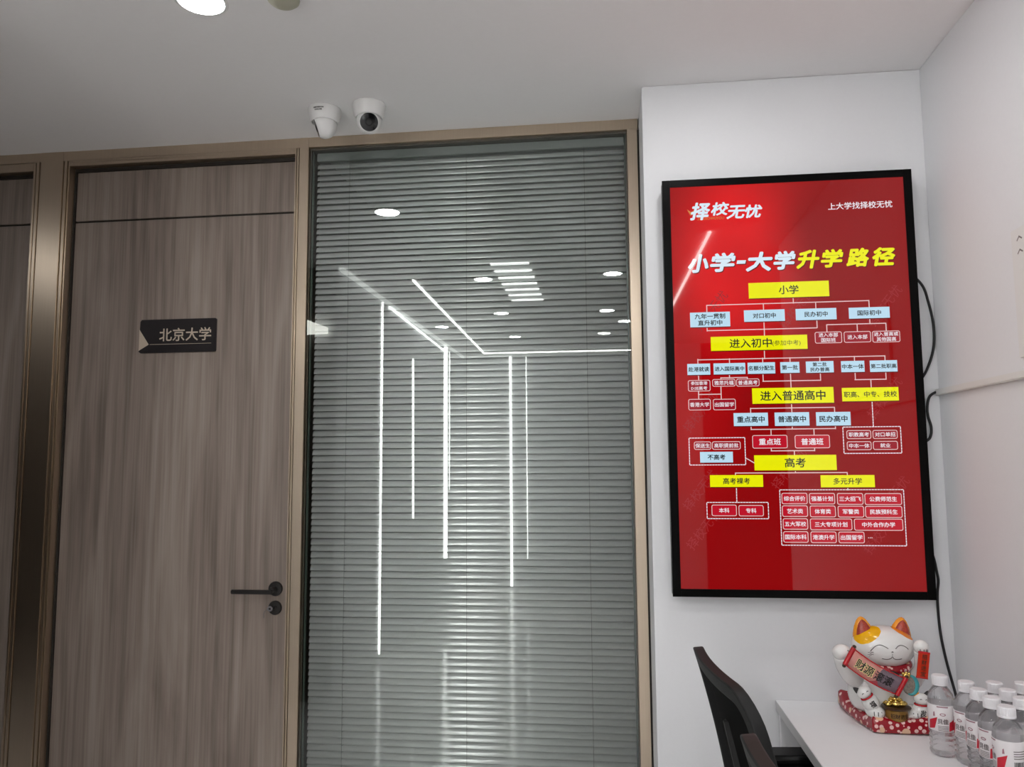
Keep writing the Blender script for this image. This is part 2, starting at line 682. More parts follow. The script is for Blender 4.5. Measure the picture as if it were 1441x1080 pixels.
def seg(bm, xa, za, xb, zb, t, y, mi=0):
    d = Vector((xb - xa, zb - za))
    L = d.length
    d.normalize()
    n = Vector((-d.y, d.x)) * t / 2
    e = d * t / 2
    P = [(xa - e.x - n.x, za - e.y - n.y), (xb + e.x - n.x, zb + e.y - n.y), (xb + e.x + n.x, zb + e.y + n.y), (xa - e.x + n.x, za - e.y + n.y)]
    f = bm.faces.new([bm.verts.new((p[0], y, p[1])) for p in P])
    f.material_index = mi


def poly(bm, pts, y, mi=0):
    f = bm.faces.new([bm.verts.new((x, y, z)) for x, z in pts])
    f.normal_update()
    if f.normal.y > 0:
        f.normal_flip()
    f.material_index = mi
    return f


def BM():
    return bmesh.new()
CHART_BOXES = [
    ('yellow', -0.1269, 0.3228, 0.1243, 0.2716, '小学'),
    ('blue', -0.3159, 0.2307, -0.1886, 0.1821, '九年一贯制\n直升初中'),
    ('blue', -0.1444, 0.2334, -0.0166, 0.1954, '对口初中'),
    ('blue', 0.0175, 0.233, 0.1433, 0.196, '民办初中'),
    ('blue', 0.1812, 0.2319, 0.3055, 0.1964, '国际初中'),
    ('outline', 0.0735, 0.1563, 0.1566, 0.1192, '进入本部\n国际班'),
    ('outline', 0.1625, 0.1552, 0.2448, 0.1195, '进入本部'),
    ('outline', 0.249, 0.1548, 0.3328, 0.1179, '进入普高或\n其他国高'),
    ('yellow', -0.2522, 0.1488, 0.0499, 0.1027, '进入初中(参加中考)'),
    ('blue', -0.3295, 0.062, -0.2568, 0.0257, '赴港就读'),
    ('blue', -0.2461, 0.0619, -0.1462, 0.0258, '进入国际高中'),
    ('blue', -0.1388, 0.0619, -0.0533, 0.0256, '名额分配生'),
    ('blue', -0.037, 0.0614, 0.0219, 0.0264, '第一批'),
    ('blue', 0.042, 0.0619, 0.1269, 0.0254, '第二批\n民办普高'),
    ('blue', 0.1496, 0.0607, 0.2206, 0.0252, '中本一体'),
    ('blue', 0.2369, 0.0605, 0.3194, 0.0243, '第二批职高'),
    ('blue', -0.1883, -0.1, -0.0817, -0.1417, '重点高中'),
    ('blue', -0.0609, -0.1001, 0.0452, -0.1427, '普通高中'),
    ('blue', 0.066, -0.1007, 0.1707, -0.1436, '民办高中'),
    ('blue', -0.2974, -0.2233, -0.1948, -0.2575, '不高考'),
    ('outline', -0.3288, 0.0086, -0.2579, -0.0279, '参加香港\nDSE高考'),
    ('outline', -0.2516, 0.0106, -0.1787, -0.0138, '雅思托福'),
    ('outline', -0.1762, 0.0103, -0.1039, -0.0146, '普通高考'),
    ('outline', -0.3294, -0.0526, -0.2587, -0.0893, '香港大学'),
    ('outline', -0.2514, -0.0538, -0.1802, -0.0898, '出国留学'),
    ('outline', -0.3154, -0.1902, -0.2615, -0.2163, '保送生'),
    ('outline', -0.2585, -0.1902, -0.1696, -0.2165, '高职提前批'),
    ('outline', 0.156, -0.1591, 0.2299, -0.1866, '职教高考'),
    ('outline', 0.2344, -0.1594, 0.3087, -0.1869, '对口单招'),
    ('outline', 0.1554, -0.1942, 0.2292, -0.2215, '中本一体'),
    ('outline', 0.2337, -0.1939, 0.3079, -0.2211, '就业'),
    ('filled', -0.1328, -0.1716, -0.0245, -0.2138, '重点班'),
    ('filled', -0.0021, -0.1725, 0.1046, -0.2144, '普通班'),
    ('yellow', -0.1279, -0.021, 0.123, -0.0712, '进入普通高中'),
    ('yellow', 0.1483, -0.0248, 0.3187, -0.0676, '职高、中专、技校'),
    ('yellow', -0.1291, -0.2354, 0.1218, -0.2834, '高考'),
    ('yellow', -0.2685, -0.2976, -0.1043, -0.3352, '高考裸考'),
    ('yellow', 0.0713, -0.2992, 0.2334, -0.3372, '多元升学'),
    ('filled', -0.2665, -0.391, -0.1887, -0.4268, '本科'),
    ('filled', -0.1829, -0.3922, -0.1059, -0.4273, '专科'),
    ('filled', -0.0498, -0.3542, 0.029, -0.3893, '综合评价'),
    ('filled', 0.0339, -0.3549, 0.112, -0.3899, '强基计划'),
    ('filled', 0.1181, -0.3551, 0.1965, -0.3911, '三大招飞'),
    ('filled', 0.2004, -0.3558, 0.3106, -0.3917, '公费师范生'),
    ('filled', -0.0497, -0.3934, 0.0285, -0.4288, '艺术类'),
    ('filled', 0.0345, -0.3939, 0.1124, -0.4298, '体育类'),
    ('filled', 0.1185, -0.3945, 0.1968, -0.4303, '军警类'),
    ('filled', 0.2002, -0.3951, 0.3102, -0.4312, '民族预科生'),
    ('filled', -0.049, -0.4336, 0.0273, -0.4682, '五大军校'),
    ('filled', 0.0333, -0.434, 0.1597, -0.47, '三大专项计划'),
    ('filled', 0.1653, -0.4343, 0.3103, -0.4706, '中外合作办学'),
    ('filled', -0.0494, -0.4737, 0.0267, -0.5086, '国际本科'),
    ('filled', 0.0333, -0.474, 0.111, -0.5093, '港澳升学'),
    ('filled', 0.1171, -0.4742, 0.1945, -0.5094, '出国留学'),
]
CHART_LINES = [
    (0.0118, 0.2739, 0.0118, 0.2526),
    (-0.2616, 0.2535, 0.2443, 0.2535),
    (-0.2616, 0.2533, -0.2616, 0.2291),
    (-0.0822, 0.2536, -0.0822, 0.2316),
    (0.0808, 0.2536, 0.0808, 0.2312),
    (0.2443, 0.2536, 0.2443, 0.23),
    (-0.2624, 0.1841, -0.2624, 0.1686),
    (-0.2629, 0.1698, 0.0808, 0.1698),
    (0.082, 0.1977, 0.082, 0.1709),
    (-0.0824, 0.1973, -0.0824, 0.1477),
    (0.244, 0.1982, 0.244, 0.1791),
    (0.1116, 0.179, 0.292, 0.179),
    (0.1116, 0.179, 0.1116, 0.1554),
    (0.2046, 0.1789, 0.2046, 0.1541),
    (0.292, 0.179, 0.292, 0.1537),
    (-0.0847, 0.1046, -0.0847, 0.0739),
    (-0.2947, 0.0746, 0.2831, 0.0746),
    (-0.2952, 0.0764, -0.2952, 0.0613),
    (-0.1952, 0.0759, -0.1952, 0.0608),
    (-0.0911, 0.0758, -0.0911, 0.0609),
    (-0.0062, 0.075, -0.0062, 0.0607),
    (0.0857, 0.0752, 0.0857, 0.061),
    (0.1913, 0.0751, 0.1913, 0.0598),
    (0.2836, 0.0747, 0.2836, 0.0595),
    (-0.2944, 0.0265, -0.2944, 0.008),
    (-0.1968, 0.0268, -0.1968, 0.0142),
    (-0.224, 0.0145, -0.141, 0.0145),
    (-0.224, 0.0147, -0.224, 0.0101),
    (-0.141, 0.0142, -0.141, 0.0096),
    (-0.296, -0.0272, -0.296, -0.0543),
    (-0.2249, -0.0129, -0.2249, -0.0554),
    (-0.2963, -0.0382, -0.2258, -0.0382),
    (-0.0919, 0.0264, -0.0919, 0.0018),
    (-0.0928, 0.0009, 0.084, 0.0009),
    (0.0852, 0.0263, 0.0852, 0.0007),
    (-0.0065, 0.027, -0.0065, -0.022),
    (0.1911, 0.0258, 0.1911, 0.0015),
    (0.2837, 0.025, 0.2837, 0.0003),
    (0.1899, 0.0006, 0.2825, 0.0006),
    (0.2376, 0.0006, 0.2376, -0.0264),
    (-0.0072, -0.0691, -0.0072, -0.1008),
    (-0.1346, -0.0859, 0.1234, -0.0859),
    (-0.1346, -0.0854, -0.1346, -0.1007),
    (0.1234, -0.0864, 0.1234, -0.1016),
    (-0.135, -0.1411, -0.135, -0.1524),
    (-0.008, -0.142, -0.008, -0.1533),
    (0.1235, -0.1431, 0.1235, -0.1537),
    (-0.1354, -0.1531, 0.123, -0.1531),
    (-0.0739, -0.1531, -0.0739, -0.1723),
    (0.0578, -0.1535, 0.0578, -0.1731),
    (-0.0751, -0.2134, -0.0751, -0.2218),
    (0.0573, -0.214, 0.0573, -0.2223),
    (-0.0755, -0.2218, 0.057, -0.2218),
    (-0.0047, -0.2224, -0.0047, -0.2363),
    (-0.1552, -0.2437, -0.1289, -0.2596),
    (-0.004, -0.2827, -0.004, -0.2905),
    (-0.1887, -0.2913, 0.1524, -0.2913),
    (-0.1887, -0.2912, -0.1887, -0.298),
    (0.1524, -0.2913, 0.1524, -0.2995),
]
CHART_DOTTED = [
    (0.2379, -0.0685, 0.2379, -0.1494),
    (-0.1874, -0.338, -0.1874, -0.3839),
    (0.1519, -0.34, 0.1519, -0.3459),
    (-0.3307, -0.1787, -0.1559, -0.1787),
    (-0.1559, -0.1787, -0.1559, -0.265),
    (-0.3307, -0.265, -0.1559, -0.265),
    (-0.3307, -0.1787, -0.3307, -0.265),
    (0.1458, -0.1489, 0.3184, -0.1489),
    (0.3184, -0.1489, 0.3184, -0.2317),
    (0.1458, -0.2317, 0.3184, -0.2317),
    (0.1458, -0.1489, 0.1458, -0.2317),
    (-0.2809, -0.3839, -0.0913, -0.3839),
    (-0.0913, -0.3839, -0.0913, -0.4348),
    (-0.2809, -0.4348, -0.0913, -0.4348),
    (-0.2809, -0.3839, -0.2809, -0.4348),
    (-0.0546, -0.3448, 0.3171, -0.3448),
    (0.3171, -0.3448, 0.3171, -0.5167),
    (-0.0546, -0.5167, 0.3171, -0.5167),
    (-0.0546, -0.3448, -0.0546, -0.5167),
]
SCREEN_CHARS = [
    ('小', -0.2821, 0.3939, 0.0629, 0.0626),
    ('学', -0.2055, 0.395, 0.0736, 0.0641),
    ('-', -0.1473, 0.3937, 0.0278, 0.0116),
    ('大', -0.088, 0.3932, 0.0755, 0.0652),
    ('学', -0.0103, 0.3945, 0.0625, 0.0625),
    ('升', 0.0648, 0.3949, 0.0637, 0.0624),
    ('学', 0.138, 0.3953, 0.0626, 0.0608),
    ('路', 0.2195, 0.3954, 0.0631, 0.062),
    ('径', 0.2968, 0.3951, 0.066, 0.0619),
    ('择', -0.2717, 0.5696, 0.0608, 0.0605),
    ('校', -0.2087, 0.5754, 0.055, 0.0454),
    ('无', -0.1567, 0.5621, 0.0561, 0.0458),
    ('忧', -0.1027, 0.5625, 0.0537, 0.045),
    ('pinyin', -0.2399, 0.5444, 0.0861, 0.0124),
    ('tick', -0.2985, 0.5681, 0.0339, 0.0244),
    ('slogan', 0.2326, 0.5671, 0.1985, 0.031),
    ('dots', 0.2114, -0.4928, 0.0131, 0.0033),
]

# ------------------------------------------------------------------ room shell
ZC = 2.798
YP = 2.9          # front of the office partition
YW = 2.6445       # wall that carries the display
XR = 1.06         # right wall

struct(link('floor', box(BM(), -4.2, 3.3, -3.8, 5.8, -0.1, 0.0), M['floor'], smooth=False))
struct(link('ceiling', box(BM(), -4.2, 3.3, -3.8, 5.8, ZC, ZC + 0.1), M['ceil'], smooth=False))
struct(link('wall_front', box(BM(), 0.1438, 1.30, YW, 3.06, 0, ZC, 0.003), M['wall'], smooth=False))
struct(link('wall_right', box(BM(), XR, XR + 0.12, 0.34, YW, 0, ZC, 0.002), M['wall'], smooth=False))
struct(link('wall_back', box(BM(), -1.9, 1.05, -3.72, -3.6, 0, ZC), M['wall'], smooth=False))
struct(link('wall_left', box(BM(), -1.9, -1.75, -3.6, 0.9, 0, ZC), M['wall'], smooth=False))
struct(link('wall_left_side', box(BM(), -4.1, -1.9, 0.78, 0.9, 0, ZC), M['side_wall'], smooth=False))
struct(link('wall_left_end', box(BM(), -4.2, -4.1, 0.78, 5.7, 0, ZC), M['side_wall'], smooth=False))
struct(link('wall_hall_back', box(BM(), 1.05, 3.2, -3.75, -3.65, 0, ZC), M['dark_wall'], smooth=False))
struct(link('wall_hall_right', box(BM(), 3.2, 3.3, -3.75, 2.8, 0, ZC), M['dark_wall'], smooth=False))
struct(link('wall_hall_front', box(BM(), 1.30, 3.2, 2.7, 2.8, 0, ZC), M['dark_wall'], smooth=False))
struct(link('wall_office_back', box(BM(), -4.1, 1.3, 5.6, 5.7, 0, ZC), M['office_wall'], smooth=False))
struct(link('wall_office_right', box(BM(), 1.18, 1.30, 3.06, 5.6, 0, ZC), M['office_wall'], smooth=False))
struct(link('wall_office_divider', box(BM(), -1.27, -1.17, 3.06, 5.6, 0, ZC), M['office_wall'], smooth=False))


# ------------------------------------------------------------------ bronze partition: posts, header, doors, window
def post(name, x0, x1, steps):
    """upright profile with stepped stop beads on its sides: steps = (x0, x1, y front)"""
    bm = BM()
    for a, b, y in steps:
        box(bm, a, b, y, 3.03, 0, ZC, 0.0012)
    return struct(link(name, bm, M['bronze'], angle=25))


post('trim_1', -2.356, -2.194, [(-2.3225, -2.2205, YP, ), (-2.3275, -2.3235, YP + 0.006), (-2.341, -2.3285, YP + 0.001), (-2.345, -2.342, YP + 0.007), (-2.356, -2.346, YP + 0.003),
                                (-2.2195, -2.2155, YP + 0.006), (-2.2145, -2.203, YP + 0.001), (-2.202, -2.1985, YP + 0.007), (-2.1975, -2.1925, YP + 0.002)])
post('trim_2', -1.214, -1.158, [(-1.1965, -1.160, YP), (-1.2005, -1.1975, YP + 0.006), (-1.2065, -1.2015, YP + 0.001), (-1.2105, -1.2075, YP + 0.006), (-1.2165, -1.2115, YP + 0.001)])
hb = BM()
box(hb, -4.1, 0.1385, YP + 0.0015, 3.03, 2.758, ZC, 0.001)
box(hb, -2.193, -1.2165, YP + 0.003, 3.03, 2.735, 2.7575, 0.0012)
box(hb, -2.193, -1.2165, YP + 0.001, 3.03, 2.747, 2.7575, 0.0012)
box(hb, -4.1, -2.3565, YP + 0.003, 3.03, 2.722, 2.7575, 0.0012)
struct(link('trim_3', hb, M['bronze'], angle=25))
jb = BM()
box(jb, 0.0985, 0.1360, YP, 3.03, 0, 2.7585, 0.0012)
struct(link('trim_4', jb, M['bronze'], angle=25))
struct(link('trim_5', box(BM(), 0.1362, 0.1436, YP + 0.012, 3.03, 0, 2.76), M['seal'], smooth=False))


def make_door(name, x0, x1, ztop):
    root = bpy.data.objects.new(name, None)
    COL.objects.link(root)
    root.location = (x0, 2.945, 0)
    root['kind'] = 'structure'
    W = x1 - x0
    zg = 2.508
    link('door_leaf', box(BM(), 0.004, W - 0.004, 0, 0.045, 0.006, zg - 0.004, 0.0015), M['wood'], root)
    link('top_panel', box(BM(), 0.004, W - 0.004, 0, 0.045, zg + 0.004, ztop, 0.0015), M['wood'], root)
    s = BM()
    box(s, -0.004, 0.0035, -0.006, 0.05, 0, ztop + 0.004)
    box(s, W - 0.0035, W + 0.003, -0.006, 0.05, 0, ztop + 0.004)
    box(s, -0.004, W + 0.003, -0.006, 0.05, ztop + 0.001, ztop + 0.016)
    box(s, 0.004, W - 0.004, 0.012, 0.04, zg - 0.0045, zg + 0.0045)
    link('rubber_seal', s, M['seal'], root, smooth=False)
    return root


d1 = make_door('door_1', -2.189, -1.219, 2.720)
d2 = make_door('door_2', -3.360, -2.360, 2.708)
# lever handle, its rose, the key cylinder and the key left in it
hx, hz = -1.2745 + 2.189, 1.0205
rose_rot = Matrix.Rotation(pi / 2, 4, 'X')
b = BM()
lathe(b, [(0, 0), (0.0275, 0), (0.0275, 0.007), (0.0262, 0.0095), (0, 0.0098)], 32, mat=Matrix.Translation((hx, 0, hz)) @ rose_rot)
rose = link('handle_rose', b, M['black_satin'], d1)
b = BM()
tube(b, [(hx, -0.008, hz), (hx, -0.045, hz)], 0.0105, 14)
box(b, hx - 0.158, hx + 0.008, -0.053, -0.041, hz - 0.0145, hz + 0.0015, 0.0025)
link('lever', b, M['black_satin'], rose)
kz = hz - 0.0715
b = BM()
lathe(b, [(0, 0), (0.0265, 0), (0.0265, 0.007), (0.025, 0.0095), (0.011, 0.0098), (0.011, 0.013), (0, 0.013)], 32, mat=Matrix.Translation((hx, 0, kz)) @ rose_rot)
lock = link('lock_rose', b, M['black_satin'], d1)
b = BM()
box(b, hx - 0.002, hx + 0.002, -0.036, -0.012, kz - 0.004, kz + 0.004, 0.0006)
lathe(b, [(0.0045, -0.001), (0.010, -0.001), (0.010, 0.001), (0.0045, 0.001), (0.0045, -0.001)], 20, mat=Matrix.Translation((hx - 0.004, -0.043, kz + 0.003)) @ Matrix.Rotation(radians(65), 4, 'X') @ Matrix.Rotation(radians(35), 4, 'Y'))
tube(b, smooth_path([(hx - 0.010, -0.045, kz + 0.001), (hx - 0.020, -0.046, kz - 0.004), (hx - 0.026, -0.044, kz - 0.014), (hx - 0.028, -0.040, kz - 0.032)], 5), 0.0011, 6)
k = link('key', b, M['chrome'], lock)
k['label'] = 'grey metal key left in the lock'

M['bronze_dark'] = plain('dark_bronze', (0.10, 0.078, 0.058), 0.4, metal=0.7)
# second door's lever stays out of the frame

# glazed panel with its pane, set in front of the blind
w1 = bpy.data.objects.new('window_1', None)
COL.objects.link(w1)
w1.location = (-1.158, 2.91, 0)
w1['kind'] = 'structure'
gw = 1.158 + 0.0975
g = BM()
box(g, 0.0005, gw - 0.001, 0.0, 0.006, 0.1, 2.7565)
for f in g.faces:
    f.normal_update()
    f.material_index = 0 if f.normal.y < -0.9 else 1
M['glass_back'] = bpy.data.materials.new('glass_inner_face')
M['glass_back'].use_nodes = True
_n = M['glass_back'].node_tree
_n.nodes.remove(_n.nodes['Principled BSDF'])
_t = _n.nodes.new('ShaderNodeBsdfTransparent')
_t.inputs[0].default_value = (0.97, 0.99, 0.98, 1)
_n.links.new(_t.outputs[0], _n.nodes['Material Output'].inputs[0])
link('pane', g, [M['glass'], M['glass_back']], w1, smooth=False)
c = BM()
box(c, 0.0, 0.0045, 0.008, 0.10, 0.1, 2.757)
box(c, gw - 0.0045, gw, 0.008, 0.10, 0.1, 2.757)
box(c, 0.0045, gw - 0.0045, 0.008, 0.10, 2.750, 2.757)
link('channel', c, M['bronze_dark'], w1, smooth=False)
e = BM()
box(e, 0.006, 0.0105, 0.016, 0.030, 0.1, 2.75, 0.001)
box(e, gw - 0.0105, gw - 0.006, 0.016, 0.030, 0.1, 2.75, 0.001)
link('glazing_bead', e, M['glass_edge'], w1, smooth=False)
link('sill_bar', box(BM(), -0.0, gw, -0.0095, 0.12, 0.0, 0.0995, 0.001), M['bronze'], w1)

# ------------------------------------------------------------------ venetian blind behind the pane
bl = thing('venetian_blind', 'grey aluminium venetian blind with closed slats behind the tall glass panel', 'blind', (-0.53, 2.957, 0))
bx0, bx1 = -1.141 + 0.53, 0.0865 + 0.53
SL_N, SL_P = 105, 0.02455
b = BM()
T = radians(61)
ed = Vector((0, -cos(T), -sin(T)))
nn = Vector((0, -sin(T), cos(T)))
rnd = random.Random(3)
for i in range(SL_N):
    z = 2.696 - i * SL_P + rnd.uniform(-0.0006, 0.0006)
    prof = []
    for k in range(8):
        s = k / 7 - 0.5
        prof.append(Vector((0, 0, z)) + ed * 0.0256 * s + nn * 0.0036 * (1 - 4 * s * s))
    A = [b.verts.new((bx0, p.y, p.z + rnd.uniform(-0.0002, 0.0002))) for p in prof]
    C_ = [b.verts.new((bx1, p.y, p.z + 0.0)) for p in prof]
    for k in range(7):
        b.faces.new((A[k], A[k + 1], C_[k + 1], C_[k]))
slats = link('slats', b, M['slat'], bl, angle=80)
so = slats.modifiers.new('thickness', 'SOLIDIFY')
so.thickness = 0.0004
hr = BM()
box(hr, bx0, bx1, -0.014, 0.014, 2.714, 2.7475, 0.002)
link('headrail', hr, M['headrail'], bl)
for cx in (-1.003, -0.529, -0.067):
    b = BM()
    tube(b, [(cx + 0.53, -0.0165, 2.714), (cx + 0.53, -0.0165, 0.13)], 0.0005, 6)
    tube(b, [(cx + 0.53, 0.0165, 2.714), (cx + 0.53, 0.0165, 0.13)], 0.0005, 6)
    for i in range(SL_N):
        z = 2.696 - i * SL_P - 0.012
        tube(b, [(cx + 0.53, -0.0165, z), (cx + 0.53, 0.0165, z - 0.004)], 0.0005, 4)
    link('ladder_cord', b, M['cord'], bl)
link('bottom_rail', box(BM(), bx0, bx1, -0.012, 0.012, 0.101, 0.116, 0.002), M['slat'], bl)

# ------------------------------------------------------------------ door sign
sg = thing('door_sign', 'black door plaque with gold characters on the wooden door', 'sign', (-1.710, 2.9446, 2.0165))
pts = rrect(-0.1635, 0.1635, -0.068, 0.068, 0.007)
pts = [p for p in pts if p[0] > -0.15] 
pl = [(-0.1635, 0.060), (-0.158, 0.068)] + [(0.1635 - 0.007 + 0.007 * cos(radians(a)), 0.061 + 0.007 * sin(radians(a))) for a in (90, 60, 30, 0)] + \
     [(0.1635 - 0.007 + 0.007 * cos(radians(a)), -0.061 + 0.007 * sin(radians(a))) for a in (0, -30, -60, -90)] + [(-0.158, -0.068), (-0.1665, -0.063)]
b = BM()
prism(b, pl[::-1], -0.006, 0.0, bev=0.0008)
link('plate', b, M['plaque'], sg)
b = BM()
poly(b, [(-0.1655, 0.029), (-0.1655, -0.0585), (-0.123, -0.034)], -0.0066)
link('gold_corner', b, M['gold_ink'], sg, smooth=False)
b = BM()
write(b, '北京大学', 0.032, 0.0045, 0.222, 0.054, -0.0066, bold=0.014)
seg(b, -0.118, -0.034, 0.143, -0.034, 0.0016, -0.0066)
link('lettering', b, M['gold_ink'], sg, smooth=False)

# ------------------------------------------------------------------ wall display with its chart
CX, CZ, YS = 0.5942, 1.7511, 2.5745
tv = thing('wall_display', 'large upright display in a black frame showing a red and yellow school chart', 'screen', (CX, YS, CZ))
tw, th = 0.3952, 0.6793
b = BM()
prism(b, rrect(-tw, tw, -th, th, 0.008), 0.0035, 0.038, bev=0.003)
link('housing', b, M['bezel'], tv)
# bezel ring standing just proud of the panel
b = BM()
sw, sh = 0.3690, 0.6545
for (x0, x1, z0, z1) in ((-tw, -sw, -th, th), (sw, tw, -th, th), (-sw, sw, sh, th), (-sw, sw, -th, -sh)):
    box(b, x0, x1, -0.0008, 0.006, z0, z1, 0.0007)
link('bezel', b, M['bezel'], tv)
b = BM()
box(b, -sw, sw, 0.0012, 0.003, -sh, sh)
scr = link('screen', b, M['screen'], tv, smooth=False)
scr['label'] = 'lit red picture area'
b = BM()
box(b, -0.2, 0.2, 0.038, 0.0695, -0.25, 0.25, 0.004)
link('wall_bracket', b, M['black_satin'], tv)

inks = ['yellow', 'blue', 'white', 'line', 'black', 'red', 'outline_fill', 'gold', 'faint', 'title', 'shadow']
IX = {n: i for i, n in enumerate(inks)}
inkm = [INK[n] for n in inks]
Y0 = 0.0011
b = BM()
# faint slanting marks across the picture
for (u, v) in ((-0.249, 0.235), (0.2914, 0.2362), (0.2762, -0.0581), (-0.2935, -0.0947), (0.2812, -0.3678), (-0.0241, -0.2784), (0.2441, -0.4766), (-0.3009, -0.3446), (-0.2936, -0.4677), (0.02, 0.235)):
    write(b, '择校无忧', u, v, 0.15, None, Y0, IX['faint'], rot=radians(52), res=1)
link('background_marks', b, inkm, scr, smooth=False)
b = BM()
for (x0, z0, x1, z1) in CHART_LINES:
    seg(b, x0, z0, x1, z1, 0.0028, Y0 - 0.0001, IX['line'])
for (x0, z0, x1, z1) in CHART_DOTTED:
    L_ = sqrt((x1 - x0) ** 2 + (z1 - z0) ** 2)
    n = max(2, int(L_ / 0.0085))
    for i in range(n):
        t0, t1 = (i + 0.22) / n, (i + 0.78) / n
        seg(b, x0 + (x1 - x0) * t0, z0 + (z1 - z0) * t0, x0 + (x1 - x0) * t1, z0 + (z1 - z0) * t1, 0.0026, Y0 - 0.0001, IX['white'])
link('chart_lines', b, inkm, scr, smooth=False)
bb, bt = BM(), BM()
SIZES = {'小学': 0.031, '进入普通高中': 0.0335, '高考': 0.032, '高考裸考': 0.021, '多元升学': 0.0215, '职高、中专、技校': 0.020, '重点班': 0.0225, '普通班': 0.0225,
         '对口初中': 0.018, '民办初中': 0.018, '国际初中': 0.018, '重点高中': 0.0215, '普通高中': 0.0215, '民办高中': 0.0215, '不高考': 0.0185, '第二批职高': 0.0155, '进入国际高中': 0.0155}
for kind, x0, z0, x1, z1, txt in CHART_BOXES:
    cx, cz, bw, bh = (x0 + x1) / 2, (z0 + z1) / 2, x1 - x0, z0 - z1
    two = '\n' in txt
    if kind in ('yellow', 'blue'):
        quad(bb, x0 + 0.002, x1 + 0.002, z1 - 0.0028, z1, Y0 - 0.00015, IX['shadow'])
        quad(bb, x0, x1, z1, z0, Y0 - 0.0002, IX[kind])
        ink = 'black'
        bold = 0.018 if kind == 'yellow' else 0.024
    else:
        poly(bb, rrect(x0, x1, z1, z0, min(0.006, bh * 0.25)), Y0 - 0.0002, IX['line'])
        poly(bb, rrect(x0 + 0.002, x1 - 0.002, z1 + 0.002, z0 - 0.002, min(0.0045, bh * 0.2)), Y0 - 0.0003, IX['red' if kind == 'filled' else 'outline_fill'])
        ink = 'white'
        bold = 0.02 if kind == 'filled' else 0.016
    if txt.startswith('进入初中('):
        write(bt, '进入初中', cx - bw * 0.085, cz, bw * 0.44, bh * 0.66, Y0 - 0.0004, IX['black'], bold=0.016)
        write(bt, '(参加中考)', cx + bw * 0.285, cz - 0.003, bw * 0.29, bh * 0.42, Y0 - 0.0004, IX['black'])
        continue
    lines = txt.split('\n')
    n = max(len(s) for s in lines)
    if two:
        ch = min(bh * 0.40, bw * 0.92 / n)
        for i, s in enumerate(lines):
            ww = ch * (len(s) if 'DSE' not in s else 3.9)
            write(bt, s, cx, cz + (0.5 - i) * bh * 0.44, min(ww, bw * 0.94), ch * 0.92, Y0 - 0.0004, IX[ink], bold=bold, res=1)
    else:
        ch = SIZES.get(txt, {'blue': 0.0165, 'outline': 0.0152, 'filled': 0.0163}.get(kind, 0.02))
        ch = min(ch, bh * 0.84, bw * 0.95 / n)
        hh = ch * (0.95 if txt != '就业' else 0.9)
        write(bt, txt, cx, cz, ch * n, hh, Y0 - 0.0004, IX[ink], bold=bold, res=1 if bh < 0.035 else 2)
link('chart_boxes', bb, inkm, scr, smooth=False)
link('chart_lettering', bt, inkm, scr, smooth=False)
b = BM()
for txt, u, v, ww, hh in SCREEN_CHARS:
    if txt == 'pinyin':
        write(b, 'ZEXIAOWUYOU', u, v, ww, hh * 0.75, Y0 - 0.0001, IX['gold'])
    elif txt == 'tick':
        poly(b, [(u - 0.017, v + 0.010), (u - 0.006, v - 0.012), (u + 0.017, v + 0.012), (u - 0.004, v + 0.0005)], Y0 - 0.0001, IX['gold'])
    elif txt == 'slogan':
        write(b, '上大学找择校无忧', u, v, ww, 0.0235, Y0 - 0.0002, IX['white'], bold=0.016)
    elif txt == 'dots':
        for k in (-1, 0, 1):
            quad(b, u + k * 0.005 - 0.0013, u + k * 0.005 + 0.0013, v - 0.0012, v + 0.0012, Y0 - 0.0002, IX['white'])
    elif txt == '-':
        for dx, dy, dz, c_ in ((0.0025, 0.0, -0.003, 'shadow'), (0, 0.0001, 0, 'title')):
            poly(b, [(u - ww / 2 + dx - 0.001, v - hh / 2 + dz), (u + ww / 2 + dx - 0.001, v - hh / 2 + dz), (u + ww / 2 + dx + 0.002, v + hh / 2 + dz), (u - ww / 2 + dx + 0.002, v + hh / 2 + dz)], Y0 - 0.0001 - dy, IX[c_])
    else:
        logo = txt in '择校无忧'
        col_ = 'yellow' if txt in '升路径' or (txt == '学' and u > 0.1) else 'title'
        if not logo:
            write(b, txt, u + 0.0025, v - 0.003, ww * 1.06, hh, Y0 - 0.0001, IX['shadow'], bold=0.045, shear=0.22)
        write(b, txt, u, v, ww * (1.0 if logo else 1.06), hh, Y0 - 0.0002, IX[col_], bold=0.035 if logo else 0.045, shear=0.24 if logo else 0.22)
link('title_lettering', b, inkm, scr, smooth=False)

# ------------------------------------------------------------------ right wall: trunking and board
b = BM()
box(b, XR - 0.014, XR - 0.0002, 0.36, YW - 0.002, 1.702, 1.722, 0.0025)
tag(link('cable_trunking', b, M['raceway']), 'white plastic cable trunking running level along the right wall', 'trunking')
nb = thing('notice_board', 'white board on the right wall cut off by the photo edge', 'board', (XR, 1.77, 1.92))
b = BM()
box(b, -0.010, -0.0004, -0.36, 0.353, -0.165, 0.166, 0.002)
link('panel', b, M['paper'], nb)
b = BM()
fnb = lambda p: (-0.0104, -p[0], p[2])
for zz in (0.138, 0.104):
    seg(b, -0.322, zz - 0.004, -0.312, zz + 0.004, 0.004, 0)
    seg(b, -0.312, zz + 0.004, -0.300, zz - 0.003, 0.004, 0)
for v in b.verts:
    v.co = fnb((v.co.x, 0, v.co.z))
link('marks', b, M['label_grey'], nb, smooth=False)

# ------------------------------------------------------------------ black cables by the display
def cable(pts, label, r=0.0042):
    b = BM()
    tube(b, smooth_path(pts, 8), r, 10)
    return tag(link('power_cable', b, M['cable']), label, 'cable')


